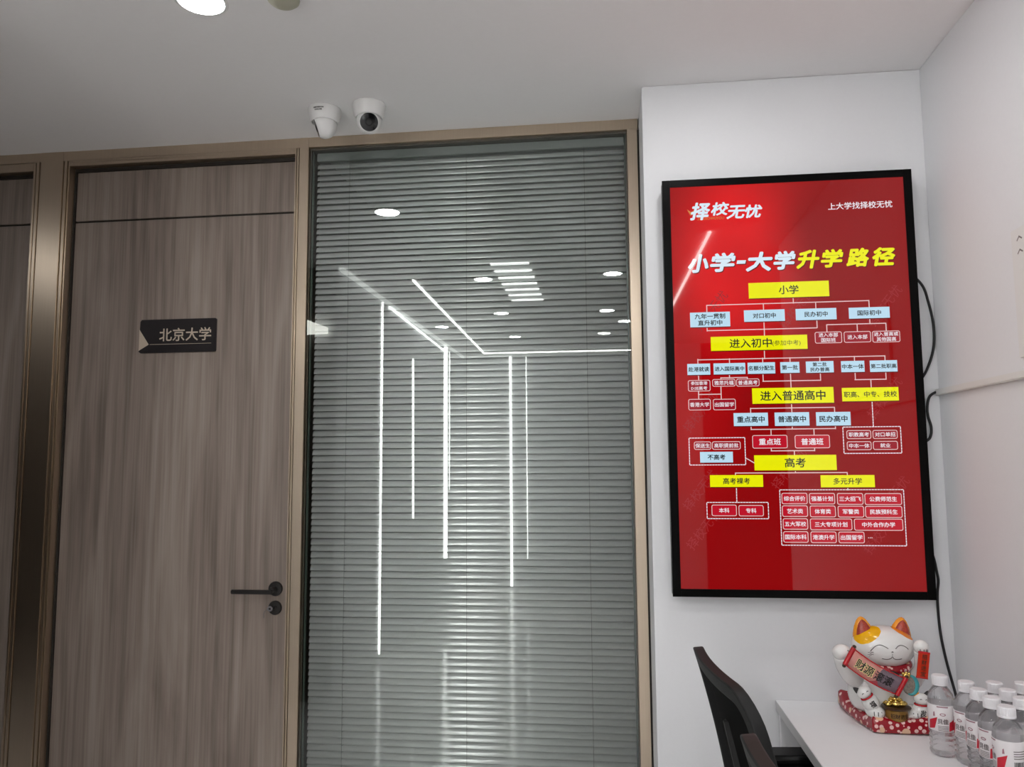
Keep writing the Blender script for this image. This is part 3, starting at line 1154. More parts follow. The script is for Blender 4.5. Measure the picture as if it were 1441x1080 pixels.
cable([(0.965, 2.615, 2.115), (1.018, 2.622, 2.062), (1.038, 2.628, 2.005), (1.050, 2.630, 1.93), (1.047, 2.632, 1.855), (1.022, 2.63, 1.785), (0.985, 2.62, 1.735), (0.955, 2.61, 1.70)],
      'black cable bowing out from behind the upper right edge of the display')
cable([(1.054, 2.632, 1.712), (1.043, 2.634, 1.711), (1.026, 2.634, 1.697), (1.018, 2.634, 1.665), (1.019, 2.634, 1.635), (1.026, 2.634, 1.604), (1.024, 2.633, 1.578), (1.012, 2.63, 1.560), (0.97, 2.62, 1.54)],
      'short black cable curling from the wall trunking to behind the display')
cable([(0.97, 2.615, 1.30), (1.005, 2.625, 1.20), (1.0155, 2.630, 1.150), (1.0195, 2.632, 1.122), (1.0155, 2.634, 1.085), (1.014, 2.634, 1.04), (1.017, 2.634, 0.966), (1.026, 2.634, 0.90), (1.036, 2.632, 0.845), (1.046, 2.626, 0.79), (1.047, 2.610, 0.757), (1.043, 2.58, 0.7502), (1.03, 2.53, 0.7500)],
      'long black cable hanging below the display down to the desk')

# ------------------------------------------------------------------ ceiling fittings
def downlight(x, y, label, group='round ceiling downlights'):
    t = thing('ceiling_downlight', label, 'ceiling light', (x, y, ZC), 0, group)
    return t


b = BM()
lathe(b, [(0.0625, 0.0), (0.0635, -0.004), (0.0705, -0.004), (0.074, -0.001), (0.074, 0.0), (0.0625, 0.0)], 40)
rim_me = link('rim', b, M['white_plastic'])
b = BM()
lathe(b, [(0.063, -0.0005), (0.063, -0.0025), (0.0, -0.003)], 40)
dif_me = link('diffuser', b, M['lamp'])
LIGHTS = [(-1.110, 1.965, 'round white downlight lit in the ceiling at the top left, nearest the cameras'),
          (0.320, 1.985, 'round downlight just outside the top edge above the display wall'),
          (-3.500, 1.300, 'added unseen round downlight far to the left, brightening the wide bronze post'),  # added out of view to put a highlight on the wide post
          (-0.851, 0.410, 'round downlight mirrored in the glass to the left of the bar light'),
          (0.063, 0.445, 'round downlight mirrored highest near the right edge of the glass'),
          (-0.897, -0.882, 'round downlight mirrored in the glass just below the bar light'),
          (0.024, -0.894, 'round downlight mirrored second from top at the right edge of the glass'),
          (-0.924, -2.183, 'small round downlight mirrored in the glass above the level light line'),
          (-0.005, -2.103, 'small round downlight mirrored lowest at the right of the glass'),
          (0.190, -1.439, 'small round downlight mirrored against the right frame of the glass'),
          (-1.550, -1.477, 'small round downlight mirrored at the left between the slanted light lines')]
first = True
for x, y, lab in LIGHTS:
    t = downlight(x, y, lab)
    for src in (rim_me, dif_me):
        o = src if first else src.copy()
        if not first:
            COL.objects.link(o)
        o.parent = t
    first = False

# bar luminaire, seen mirrored in the glass
bt_ = thing('bar_luminaire', 'ceiling light of seven parallel glowing bars mirrored in the glass', 'ceiling light', (-0.609, 0.257, ZC))
b = BM()
box(b, -0.155, 0.155, -0.62, 0.62, -0.003, -0.0002, 0.001)
link('tray', b, M['white_plastic'], bt_)
for i in range(7):
    y = -0.582 + i * 0.194
    b = BM()
    box(b, -0.130, 0.130, y - 0.019, y + 0.019, -0.012, -0.0032, 0.004)
    link('light_bar', b, M['bars'], bt_)


def strip(name, pts, label, wd=0.012):
    b = BM()
    tube(b, pts, wd / 2, 8)
    return tag(link(name, b, M['strip']), label, 'light strip', None)


zs = ZC - 0.008
strip('led_strip', [(-1.345, 0.48, zs), (-1.43, -3.3, zs), (-1.425, -3.32, zs), (0.53, -3.33, zs), (0.535, -3.32, zs), (0.605, 0.71, zs)], 'thin glowing line around the ceiling, mirrored in glass and display', 0.017)
strip('led_strip', [(-1.738, -0.31, 2.762), (-1.738, -2.48, 2.712)], 'slanted light line mirrored in the glass, lowest of the slanted lines', 0.016)
strip('led_strip', [(-1.738, -0.11, 2.765), (-1.738, -0.11, 0.06)], 'tall upright light line mirrored at the left of the glass', 0.016)
strip('led_strip', [(-1.735, -2.54, 2.76), (-1.735, -2.54, 0.48)], 'thick upright light line mirrored at the middle of the glass', 0.045)
strip('led_strip', [(-1.148, -3.585, 2.78), (-1.148, -3.585, 0.03)], 'tall thin upright light line mirrored right of the middle of the glass', 0.026)
strip('led_strip', [(-0.955, -3.59, 2.78), (-0.955, -3.59, 0.35)], 'added thin upright light line standing in for a second mirror image of the tall one', 0.008)  # added strip: imitates the second pane's repeat of the line before it
strip('led_strip', [(-1.74, -1.115, 2.446), (-1.74, -1.151, 1.0)], 'short upright light line mirrored left of the middle of the glass', 0.016)
strip('led_strip', [(-1.735, -2.76, 2.74), (-1.735, -2.76, 1.2)], 'added hair-thin light line standing in for the double reflection of the thick one', 0.009)  # no strip of its own: added for the double-glazing reflection of the thick line
b = BM()
box(b, -1.749, -1.715, -3.58, 0.88, 2.772, 2.797, 0.004)
tag(link('cove_light', b, M['dim_strip']), 'pale wide slanted light band mirrored highest at the left of the glass', 'light strip')
b = BM()
prism(b, [(-1.965, 2.345), (-1.81, 2.350), (-1.81, 2.388), (-1.965, 2.448)], 0.9002, 0.955, bev=0.003)
tag(link('wall_light_box', b, M['light_box']), 'small bright wedge-shaped light mirrored at the left edge of the glass', 'wall light')

# smoke detector
sd = thing('smoke_detector', 'pale round smoke detector on the ceiling at the top edge', 'smoke detector', (-0.868, 1.966, ZC))
b = BM()
lathe(b, [(0.0, -0.0002), (0.049, -0.0002), (0.049, -0.009), (0.046, -0.014), (0.0, -0.014)], 36)
link('base', b, M['white_plastic'], sd)
b = BM()
lathe(b, [(0.044, -0.0142), (0.043, -0.020), (0.035, -0.027), (0.018, -0.031), (0, -0.032)], 36)
link('cover', b, M['ivory_plastic'], sd)


def dome_camera(x, y, aim, label, lens_face):
    """turret camera: flared base on the ceiling, ball in it, flat black lens face"""
    t = thing('security_camera', label, 'security camera', (x, y, ZC), 0, None)
    b = BM()
    lathe(b, [(0, -0.0002), (0.0600, -0.0002), (0.0615, -0.004), (0.0600, -0.010), (0.0570, -0.026), (0.0530, -0.042), (0.0505, -0.048), (0.046, -0.050), (0.043, -0.044), (0.0, -0.042)], 40)
    link('base', b, M['white_plastic'], t)
    b = BM()
    d = Vector(aim).normalized()
    q = Vector((0, 0, 1)).rotation_difference(d).to_matrix().to_4x4()
    c = Vector((0, 0, -0.062))
    mm = Matrix.Translation(c) @ q
    R = 0.0455
    prof = [(R * sin(a), R * cos(a)) for a in [radians(180 - i * 7.5) for i in range(18)] if a > radians(50)]
    prof += [(R * sin(radians(50)), R * cos(radians(50))), (0.0335, 0.0300), (0.0325, 0.0290)]
    lathe(b, prof + [(0.0, 0.0288)], 40, mat=mm)
    ball = link('ball', b, M['white_plastic'], t)
    b = BM()
    lathe(b, [(0.0322, 0.0289), (0.0322, 0.0300), (0.031, 0.0306), (0, 0.0309)], 36, mat=mm)
    lens = link('lens_face', b, M['black_gloss'], ball)
    lens['label'] = 'black glossy lens face'
    b = BM()
    lathe(b, [(0.010, 0.0308), (0.0115, 0.0318), (0.013, 0.0308)], 24, mat=mm)
    link('lens_ring', b, M['charcoal_plastic'], ball)
    return t


cl = dome_camera(-1.010, 2.672, (-0.92, -0.30, -0.34), 'white dome security camera turned to the left, left one of the pair above the partition', True)
cr_ = dome_camera(-0.836, 2.655, (0.27, -0.83, -0.46), 'white dome security camera with its black lens facing out, right one of the pair', True)
# small printed marks on the left camera's base
b = BM()


def wrap_cam(p):
    a = -pi / 2 - 0.38 + p[0] / 0.0590
    r = 0.0606
    return (r * cos(a), r * sin(a), p[2])


write(b, 'HIKVISION', 0.020, -0.0155, 0.038, 0.0058, 0, fn=wrap_cam, res=1, bold=0.06)
write(b, 'COLOR', 0.020, -0.0240, 0.028, 0.0060, 0, fn=wrap_cam, res=1, bold=0.06)
link('printed_mark', b, M['black_paint'], cl, smooth=False)

# ------------------------------------------------------------------ desk
dk = thing('desk', 'white desk in the corner below the display', 'desk', (0.516, YW - 0.002, 0))
b = BM()
box(b, 0, 0.5425, -1.75, 0, 0.7135, 0.745, 0.0012)
link('desk_top', b, M['desk'], dk)
b = BM()
box(b, -0.0012, -0.0002, -1.75, -0.001, 0.7145, 0.744)
link('edge_band', b, M['desk_edge'], dk)
b = BM()
box(b, 0.006, 0.535, -0.028, -0.006, 0.0, 0.713, 0.001)
link('end_panel', b, M['desk'], dk)
b = BM()
box(b, 0.006, 0.535, -1.74, -1.718, 0.0, 0.713, 0.001)
link('end_panel', b, M['desk'], dk)


# ------------------------------------------------------------------ office chairs
def make_chair(label, loc, turn, lift=0.0):
    """mesh task chair facing +x; origin on the floor under the back's middle"""
    t = thing('office_chair', label, 'chair', loc, turn, None)

    def back_pt(y, z):
        # z 0.50..0.97; the sheet leans back and wraps forward a little at its sides
        k = (z - 0.5) / 0.47
        x = 0.352 - 0.055 * k - 0.042 * k * k
        x += 0.020 * (y / 0.24) ** 2 - 0.012
        return Vector((x, y, z))
    W_, H0, H1 = 0.245, 0.50, 0.972
    pts = []
    for (yy, zz) in rrect(-W_, W_, H0, H1, 0.07, 6):
        pts.append((yy, zz))
    # densify
    dense = []
    for i in range(len(pts)):
        a, c = pts[i], pts[(i + 1) % len(pts)]
        L_ = sqrt((a[0] - c[0]) ** 2 + (a[1] - c[1]) ** 2)
        n = max(1, int(L_ / 0.03))
        for k in range(n):
            dense.append((a[0] + (c[0] - a[0]) * k / n, a[1] + (c[1] - a[1]) * k / n))
    b = BM()
    rings = []
    off = [(-0.026, -0.019), (-0.026, 0.019), (0.004, 0.021), (0.004, -0.021)]
    cy, cz = 0.0, (H0 + H1) / 2
    P = []
    for i, (yy, zz) in enumerate(dense):
        p0, p1 = dense[i - 1], dense[(i + 1) % len(dense)]
        tx, tz = p1[0] - p0[0], p1[1] - p0[1]
        l = sqrt(tx * tx + tz * tz) or 1
        ny, nz = tz / l, -tx / l
        ring = []
        for dx, dn in off:
            q = back_pt(yy + ny * dn, zz + nz * dn)
            ring.append(b.verts.new((q.x + dx, q.y, q.z)))
        rings.append(ring)
    for i in range(len(rings)):
        A, B = rings[i], rings[(i + 1) % len(rings)]
        for j in range(4):
            b.faces.new((A[j], B[j], B[(j + 1) % 4], A[(j + 1) % 4]))
    bmesh.ops.recalc_face_normals(b, faces=b.faces[:])
    bk = link('back_frame', b, M['charcoal_plastic'], t, angle=50)
    bv = bk.modifiers.new('round', 'BEVEL')
    bv.width = 0.004
    bv.segments = 2
    # mesh sheet
    b = BM()
    ny, nz = 12, 16
    grid = [[None] * (nz + 1) for _ in range(ny + 1)]
    for i in range(ny + 1):
        for j in range(nz + 1):
            yy = -W_ + 0.008 + (2 * W_ - 0.016) * i / ny
            zz = H0 + 0.008 + (H1 - H0 - 0.016) * j / nz
            q = back_pt(yy, zz)
            ease = 0.010 * (1 - (yy / W_) ** 4)
            grid[i][j] = b.verts.new((q.x + 0.004 - ease, q.y, q.z))
    for i in range(ny):
        for j in range(nz):
            ii, jj = (i in (0, ny - 1)), (j in (0, nz - 1))
            if ii and jj:
                continue
            b.faces.new((grid[i][j], grid[i + 1][j], grid[i + 1][j + 1], grid[i][j + 1]))
    sh_ = link('mesh_back', b, M['mesh_cloth'], t)
    so_ = sh_.modifiers.new('cloth', 'SOLIDIFY')
    so_.thickness = 0.004
    # spine behind the back down to the seat
    b = BM()
    tube(b, smooth_path([(0.285, 0, 0.86), (0.325, 0, 0.66), (0.335, 0, 0.52), (0.37, 0, 0.43), (0.50, 0, 0.405)], 6), 0.020, 10, flat=1.6)
    link('back_support', b, M['charcoal_plastic'], t)
    # seat
    b = BM()
    box(b, 0.36, 0.82, -0.24, 0.24, 0.425, 0.495, 0.03, seg=4)
    link('seat', b, M['black_cloth'], t, angle=80)
    for s in (-1, 1):
        b = BM()
        yA = s * 0.305
        tube(b, smooth_path([(0.56, s * 0.20, 0.415), (0.56, s * 0.285, 0.425), (0.56, yA, 0.47), (0.56, yA, 0.627)], 5), 0.016, 10)
        arm = link('arm', b, M['charcoal_plastic'], t)
        b = BM()
        box(b, 0.425, 0.68, yA - 0.043, yA + 0.043, 0.644, 0.674, 0.011, seg=3)
        link('arm_pad', b, M['black_plastic'], arm, angle=80)
        b = BM()
        box(b, 0.432, 0.67, yA - 0.036, yA + 0.036, 0.624, 0.6435, 0.006)
        link('arm_plate', b, M['charcoal_plastic'], arm, angle=80)
    b = BM()
    lathe(b, [(0, 0.06), (0.026, 0.06), (0.026, 0.26), (0.019, 0.265), (0.019, 0.40), (0.07, 0.41), (0.07, 0.424), (0, 0.424)], 24, mat=Matrix.Translation((0.59, 0, 0)))
    link('gas_column', b, M['black_satin'], t)
    for i in range(5):
        a = radians(72 * i + 20)
        b = BM()
        tube(b, [(0.59 + 0.02 * cos(a), 0.02 * sin(a), 0.115), (0.59 + 0.30 * cos(a), 0.30 * sin(a), 0.082)], [0.024, 0.015], 10)
        lg = link('base_leg', b, M['black_plastic'], t)
        b = BM()
        px, py = 0.59 + 0.295 * cos(a), 0.295 * sin(a)
        for s in (-1, 1):
            lathe(b, [(0, -0.008), (0.022, -0.008), (0.027, -0.003), (0.027, 0.003), (0.022, 0.008), (0, 0.008)], 18,
                  mat=Matrix.Translation((px - s * 0.014 * sin(a), py + s * 0.014 * cos(a), 0.0275)) @ Matrix.Rotation(a, 4, 'Z') @ Matrix.Rotation(pi / 2, 4, 'X'))
        tube(b, [(px, py, 0.03), (px, py, 0.075)], 0.006, 8)
        link('caster', b, M['black_plastic'], lg)
    for ch in t.children:                    # seat height
        if not ch.name.startswith('base_leg'):
            ch.location.z += lift
    return t


M['mesh_cloth'] = plain('black_mesh_cloth', (0.004, 0.004, 0.004), 0.8, spec=0.05, bscale=600, vary=0.5, bump=0.3)
M['black_cloth'] = plain('black_seat_cloth', (0.010, 0.010, 0.011), 0.9, spec=0.2, bscale=400, vary=0.3, bump=0.3)
make_chair('black mesh office chair nearest the back wall, its whole backrest edge in view', (0.022, 2.045, 0), radians(6))
make_chair('black office chair nearest the camera, only its back corner at the bottom edge', (0.020, 1.255, 0), radians(6), 0.03)

# ------------------------------------------------------------------ lucky cat figurine
cat = thing('lucky_cat_figurine', 'white porcelain waving cat figurine on a red floral cushion on the desk', 'figurine', (0.786, 2.47, 0.745))
# cushion
b = BM()
out = [(-0.070, -0.112), (-0.055, -0.122), (0.085, -0.126), (0.105, -0.118), (0.112, -0.02), (0.105, 0.10), (0.085, 0.125), (-0.070, 0.128), (-0.095, 0.118), (-0.090, 0.02)]
cen = Vector((0.005, 0.0))
ring_spec = [(0.93, 0.0006), (0.985, 0.004), (1.0, 0.014), (0.985, 0.025), (0.93, 0.0315), (0.7, 0.033)]
path = smooth_path([(p[0], p[1], 0) for p in out + [out[0]]], 4)[:-1]
rings = []
for s, z in ring_spec:
    ring = []
    for p in path:
        d = Vector((p.x, p.y)) - cen
        curl = 0.016 * max(0, (d.length - 0.11) / 0.04)
        ring.append(b.verts.new((cen.x + d.x * s, cen.y + d.y * s, z + (curl if z > 0.02 else curl * 0.15))))
    rings.append(ring)
for A, B in zip(rings, rings[1:]):
    for i in range(len(A)):
        j = (i + 1) % len(A)
        b.faces.new((A[i], A[j], B[j], B[i]))
b.faces.new(rings[0][::-1])
b.faces.new(rings[-1])
bmesh.ops.recalc_face_normals(b, faces=b.faces[:])
link('cushion', b, M['floral'], cat, angle=80)
# body with arms: one surface
b = BM()
prof = [(0.0, 0.0), (0.070, 0.0), (0.088, 0.014), (0.095, 0.040), (0.094, 0.070), (0.088, 0.100), (0.078, 0.128), (0.066, 0.150), (0.052, 0.166), (0.0, 0.170)]
pp = smooth_path([(p[0], 0, p[1]) for p in prof], 3)
lathe(b, [(max(p.x, 0) if i not in (0, len(pp) - 1) else 0, p.z) for i, p in enumerate(pp)], 40, mat=Matrix.Translation((0, 0.005, 0.032)) @ Matrix.Diagonal((1, 0.86, 0.92, 1)))
link('body', b, M['porcelain'], cat, angle=80)
# legs peeking out at the front
for s, lab in ((-1, 0), (1, 1)):
    b = BM()
    ellipsoid(b, (s * 0.050, -0.080, 0.050), (0.026, 0.036, 0.019))
    ft = link('foot', b, M['porcelain'], cat, angle=80)
    b = BM()
    for k in (-1, 0, 1):
        tube(b, [(s * 0.052 + k * 0.010, -0.1150 + abs(k) * 0.003, 0.057), (s * 0.052 + k * 0.010, -0.1160 + abs(k) * 0.003, 0.046)], 0.0011, 6)
    link('toe_line', b, M['black_paint'], ft)
# arms
b = BM()
tube(b, smooth_path([(-0.062, 0.0, 0.120), (-0.092, -0.028, 0.135), (-0.118, -0.055, 0.168), (-0.128, -0.066, 0.196)], 5), [0.036, 0.035, 0.034, 0.033, 0.032, 0.030, 0.029, 0.028, 0.027, 0.0265, 0.026, 0.026, 0.025, 0.025, 0.024, 0.022], 16)
ellipsoid(b, (-0.129, -0.068, 0.206), (0.026, 0.024, 0.023))
arm = link('raised_arm', b, M['porcelain'], cat, angle=80)
b = BM()
for k, (dx, dz) in enumerate(((0.010, 0.010), (0.016, 0.001), (0.011, -0.010))):
    x, z = -0.129 + dx, 0.206 + dz
    tube(b, [(x, -0.0905 + 0.003 * abs(k - 1), z), (x + 0.007, -0.0885 + 0.003 * abs(k - 1), z - 0.003)], 0.0011, 6)
link('toe_line', b, M['black_paint'], arm)
b = BM()
tube(b, smooth_path([(0.060, 0.0, 0.112), (0.078, -0.030, 0.128), (0.086, -0.060, 0.165), (0.082, -0.080, 0.215)], 5), [0.034, 0.032, 0.030, 0.028, 0.026, 0.024, 0.022, 0.021, 0.020, 0.019, 0.018, 0.018, 0.018, 0.018, 0.018, 0.018], 16)
ellipsoid(b, (0.0815, -0.085, 0.229), (0.0205, 0.019, 0.0195))
arm2 = link('raised_arm', b, M['porcelain'], cat, angle=80)
b = BM()
for k in (-1, 0, 1):
    tube(b, [(0.0815 + k * 0.009, -0.1045 + abs(k) * 0.0025, 0.2265), (0.0815 + k * 0.009, -0.1035 + abs(k) * 0.0025, 0.218)], 0.0011, 6)
link('toe_line', b, M['black_paint'], arm2)
# head (its own origin so the painted patches sit on it)
RX, RY, RZ = 0.0865, 0.070, 0.062
b = BM()
vs = ellipsoid(b, (0, 0, 0), (1, 1, 1), u=48, v=32)
for v in b.verts:
    n = v.co.copy()
    k = 1.0 + 0.05 * max(0, -n.z) * abs(n.x)            # fuller cheeks
    flat = 1.0 - 0.10 * max(0, n.z) ** 2                # flatter crown
    v.co = Vector((n.x * RX * k, n.y * RY, n.z * RZ * flat))
head = link('head', b, M['porcelain_head'], cat, loc=(0.0, -0.018, 0.217), angle=80)


def on_head(x, z, lift=0.0006):
    t = 1 - (x / RX) ** 2 - (z / RZ) ** 2
    return (x, -RY * sqrt(max(t, 0.02)) - lift, z)


def stroke(bm, pts, r=0.0010):
    tube(bm, [on_head(p.x, p.z) for p in smooth_path([(x, 0, z) for x, z in pts], 6)], r, 6)


for s in (-1, 1):
    b = BM()
    cone = [(0.0, 0.058), (0.007, 0.055), (0.014, 0.047), (0.023, 0.030), (0.030, 0.008), (0.033, -0.014)]
    lathe(b, cone[::-1], 24, mat=Matrix.Translation((s * 0.050, 0.004, 0.026)) @ Matrix.Rotation(s * radians(8), 4, 'Y') @ Matrix.Diagonal((1, 0.62, 0.95, 1)))
    ear = link('ear', b, M['ear_yellow'], head, angle=80)
    b = BM()
    cone = [(0.0, 0.050), (0.006, 0.046), (0.012, 0.038), (0.019, 0.022), (0.0235, 0.004), (0.0240, -0.004)]
    lathe(b, cone[::-1], 24, mat=Matrix.Translation((s * 0.0505, -0.0085, 0.027)) @ Matrix.Rotation(s * radians(8), 4, 'Y') @ Matrix.Diagonal((1, 0.62, 0.95, 1)))
    inner = link('inner_ear', b, M['ear_red'], ear, angle=80)
    inner['label'] = 'speckled red inner ear'
b = BM()
stroke(b, [(-0.052, -0.004), (-0.040, 0.010), (-0.027, 0.015), (-0.014, 0.010), (-0.008, 0.006)])
stroke(b, [(0.012, 0.006), (0.020, 0.013), (0.030, 0.015), (0.042, 0.010), (0.050, 0.003)])
stroke(b, [(-0.024, -0.023), (-0.012, -0.0245), (-0.002, -0.022), (0.003, -0.017), (0.008, -0.022), (0.018, -0.0245), (0.030, -0.023)])
stroke(b, [(0.001, -0.004), (0.003, -0.002), (0.005, -0.004)], 0.0012)
stroke(b, [(0.003, -0.008), (0.003, -0.017)], 0.0006)
for dz in (0, -0.006):
    stroke(b, [(-0.058, -0.010 + dz), (-0.050, -0.007 + dz), (-0.044, -0.008 + dz)], 0.0005)
    stroke(b, [(-0.055, -0.015 + dz), (-0.046, -0.006 + dz)], 0.0005)
face = link('face_lines', b, M['line_paint'], head)
# bib and bow
b = BM()
ringp = [(0.068 * cos(a), 0.060 * sin(a) - 0.006, 0.168 - 0.010 * (1 if sin(a) < 0 else 0) * abs(sin(a))) for a in [2 * pi * i / 40 for i in range(40)]]
tube(b, ringp, 0.0125, 12, closed=True)
link('collar', b, M['floral'], cat, angle=80)
b = BM()
ellipsoid(b, (-0.022, -0.080, 0.156), (0.014, 0.007, 0.008), rot=Matrix.Rotation(radians(-18), 3, 'Y'))
ellipsoid(b, (0.006, -0.082, 0.152), (0.014, 0.007, 0.008), rot=Matrix.Rotation(radians(18), 3, 'Y'))
ellipsoid(b, (-0.008, -0.086, 0.153), (0.006, 0.006, 0.006))
link('bow', b, M['black_paint'], cat, angle=80)
# banner: a slanting sheet between two rolls
A0, A1 = Vector((-0.118, -0.100, 0.203)), Vector((0.014, -0.112, 0.127))
mid = (A0 + A1) / 2
ax = (A1 - A0).normalized()
fy = Vector((0, -1, 0))
wz = ax.cross(fy)
wz = -wz if wz.z < 0 else wz
wz.normalize()
fy = wz.cross(ax)
fy = -fy if fy.y > 0 else fy
half = (A1 - A0).length / 2
bmat = Matrix(((ax.x, -fy.x, wz.x, mid.x), (ax.y, -fy.y, wz.y, mid.y), (ax.z, -fy.z, wz.z, mid.z), (0, 0, 0, 1)))
ban = bpy.data.objects.new('banner', None)


def sag(x, z):
    k = 1 - (x / half) ** 2
    return (x, -0.008 * k, z - 0.007 * k)


b = BM()
nx = 14
hw = 0.0255
g0 = [[b.verts.new(sag(-half + 2 * half * i / nx, z)) for z in (-hw, hw)] for i in range(nx + 1)]
for i in range(nx):
    b.faces.new((g0[i][0], g0[i + 1][0], g0[i + 1][1], g0[i][1]))
ban = link('banner', b, M['banner'], cat, angle=80)
ban.matrix_local = bmat
so2 = ban.modifiers.new('thickness', 'SOLIDIFY')
so2.thickness = 0.003
for zz in (-hw, hw):
    b = BM()
    tube(b, [sag(-half + 2 * half * i / nx, zz) for i in range(nx + 1)], 0.0016, 8)
    link('banner_border', b, M['red_glaze'], ban)
for s in (-1, 1):
    b = BM()
    tube(b, [(s * half, 0, -hw - 0.002), (s * half, 0, hw + 0.002)], 0.0065, 14)
    rl = link('banner_roll', b, M['red_glaze'], ban)
    b = BM()
    for q in (-1, 1):
        ellipsoid(b, (s * half, 0, q * (hw + 0.005)), (0.0055, 0.0055, 0.0048), u=14, v=10)
    link('roll_knob', b, M['dark_brown'], rl, angle=80)


def on_ban(p):
    x, y, z = sag(p[0], p[2])
    return (x, y - 0.0018 + p[1], z)


b = BM()
for txt, x in (('财', -0.042), ('源', -0.017), ('滚', 0.012), ('滚', 0.039)):
    if x < 0:
        write(b, txt, x + 0.0006, -0.0006, 0.029, 0.030, -0.0002, 1, bold=0.05, fn=on_ban)
    write(b, txt, x, 0, 0.0255, 0.027, -0.0006, 0, bold=0.018, fn=on_ban)
link('lettering', b, [M['black_paint'], M['cream']], ban, smooth=False)
# small red plaque in the other paw
pq = BM()
prism(pq, rrect(-0.0145, 0.0145, -0.034, 0.034, 0.002), -0.005, 0.0)
pqo = link('hand_plaque', pq, M['orange_red'], cat, loc=(0.0755, -0.1055, 0.185))
pqo.rotation_euler = (0, radians(8), 0)
b = BM()
for i, c_ in enumerate('招财进宝'):
    write(b, c_, 0.001, 0.0235 - i * 0.0155, 0.0135, 0.0135, -0.0056, 0, bold=0.02)
link('lettering', b, M['dark_brown'], pqo, smooth=False)
b = BM()
for zz in (-0.034, 0.034):
    tube(b, [(-0.015, -0.0025, zz), (0.015, -0.0025, zz)], 0.003, 8)
link('plaque_roll', b, M['red_glaze'], pqo)
# koi charm beside the banner
b = BM()
ellipsoid(b, (0, 0, 0), (0.021, 0.008, 0.028))
koi = link('fish_charm', b, M['grey_glaze'], cat, loc=(0.042, -0.094, 0.128), angle=80)
b = BM()
tube(b, [(0.018 * cos(a), -0.004, 0.0255 * sin(a)) for a in [radians(-110 + i * 10) for i in range(21)]], [0.002 + 0.004 * sin(pi * i / 20) for i in range(21)], 10)
link('teal_tail', b, M['teal'], koi, angle=80)
b = BM()
ellipsoid(b, (-0.010, -0.006, 0.024), (0.010, 0.007, 0.009))
for k in range(3):
    ellipsoid(b, (-0.018 + k * 0.008, -0.006, 0.030 + 0.002 * (k == 1)), (0.004, 0.004, 0.005), u=12, v=8)
link('gold_coin', b, M['gold'], koi, angle=80)
# treasure pot of gold ingots
b = BM()
lathe(b, [(0, 0), (0.024, 0), (0.0285, 0.006), (0.0300, 0.020), (0.0285, 0.030), (0, 0.031)], 32)
pot = link('treasure_pot', b, M['brown_gold'], cat, loc=(0.002, -0.096, 0.0325), angle=60)
b = BM()
lathe(b, [(0.026, 0.0300), (0.037, 0.0330), (0.039, 0.0360), (0.036, 0.0385), (0, 0.0385)], 32)
link('pot_rim', b, M['dark_brown'], pot, angle=60)
b = BM()
rg = random.Random(5)
for (x, y, z, s, a) in ((-0.019, -0.006, 0.044, 1, 20), (-0.004, -0.012, 0.046, 1.1, -15), (0.013, -0.009, 0.045, 1.05, 10), (0.024, 0.002, 0.043, 0.8, 40), (-0.010, 0.006, 0.052, 1, 60), (0.008, 0.006, 0.053, 1.0, -30), (0.0, -0.002, 0.058, 0.9, 5), (-0.024, 0.006, 0.043, 0.8, -40)):
    rot = Matrix.Rotation(radians(a), 3, 'Z')
    ellipsoid(b, (x, y, z), (0.012 * s, 0.0085 * s, 0.0062 * s), rot=rot, u=16, v=10)
    ellipsoid(b, (x, y, z + 0.005 * s), (0.0055 * s, 0.0045 * s, 0.0045 * s), rot=rot, u=12, v=8)
link('gold_ingots', b, M['gold'], pot, angle=80)
b = BM()


def on_pot(p):
    a = -pi / 2 + p[0] / 0.0302
    return (0.0306 * cos(a), 0.0306 * sin(a), p[2])


write(b, '招财进宝', 0, 0.0165, 0.050, 0.013, 0, bold=0.02, fn=on_pot, res=1)
link('lettering', b, M['dark_brown'], pot, smooth=False)


def kitten(loc, tilt, black_ear, ear2, txt):
    k = bpy.data.objects.new('kitten', None)
    b = BM()
    ellipsoid(b, (0, 0, 0.024), (0.023, 0.020, 0.026), u=24, v=16)
    k = link('kitten', b, M['porcelain'], cat, loc=loc, angle=80)
    k.rotation_euler = (0, tilt, 0)
    b = BM()
    ellipsoid(b, (0, -0.004, 0.058), (0.0205, 0.017, 0.0165), u=24, v=16)
    link('kitten_head', b, M['porcelain'], k, angle=80)
    for s, m in ((-1, black_ear), (1, ear2)):
        b = BM()
        lathe(b, [(0.0085, -0.004), (0.0075, 0.003), (0.004, 0.011), (0, 0.0155)], 16, mat=Matrix.Translation((s * 0.0125, -0.003, 0.069)) @ Matrix.Rotation(s * radians(22), 4, 'Y') @ Matrix.Diagonal((1, 0.6, 1, 1)))
        link('kitten_ear', b, m, k, angle=80)
    b = BM()
    tube(b, [(0.0165 * cos(a), 0.0145 * sin(a) - 0.003, 0.0435) for a in [2 * pi * i / 24 for i in range(24)]], 0.0024, 8, closed=True)
    link('kitten_collar', b, M['red_glaze'], k, angle=80)
    b = BM()
    for s in (-1, 1):
        tube(b, [(s * 0.007 - 0.003, -0.0195, 0.060), (s * 0.007, -0.0205, 0.062), (s * 0.007 + 0.003, -0.0195, 0.060)], 0.0009, 6)
    write(b, txt, 0, 0.024, 0.016, 0.018, -0.0203, bold=0.02)
    link('kitten_paint', b, M['black_paint'], k, smooth=False)
    return k


kitten((-0.050, -0.088, 0.055), radians(-32), M['black_paint'], M['porcelain'], '福')
kitten((0.066, -0.093, 0.0325), radians(4), M['ear_yellow'], M['black_paint'], '发')

# ------------------------------------------------------------------ water bottles
R = 0.0322


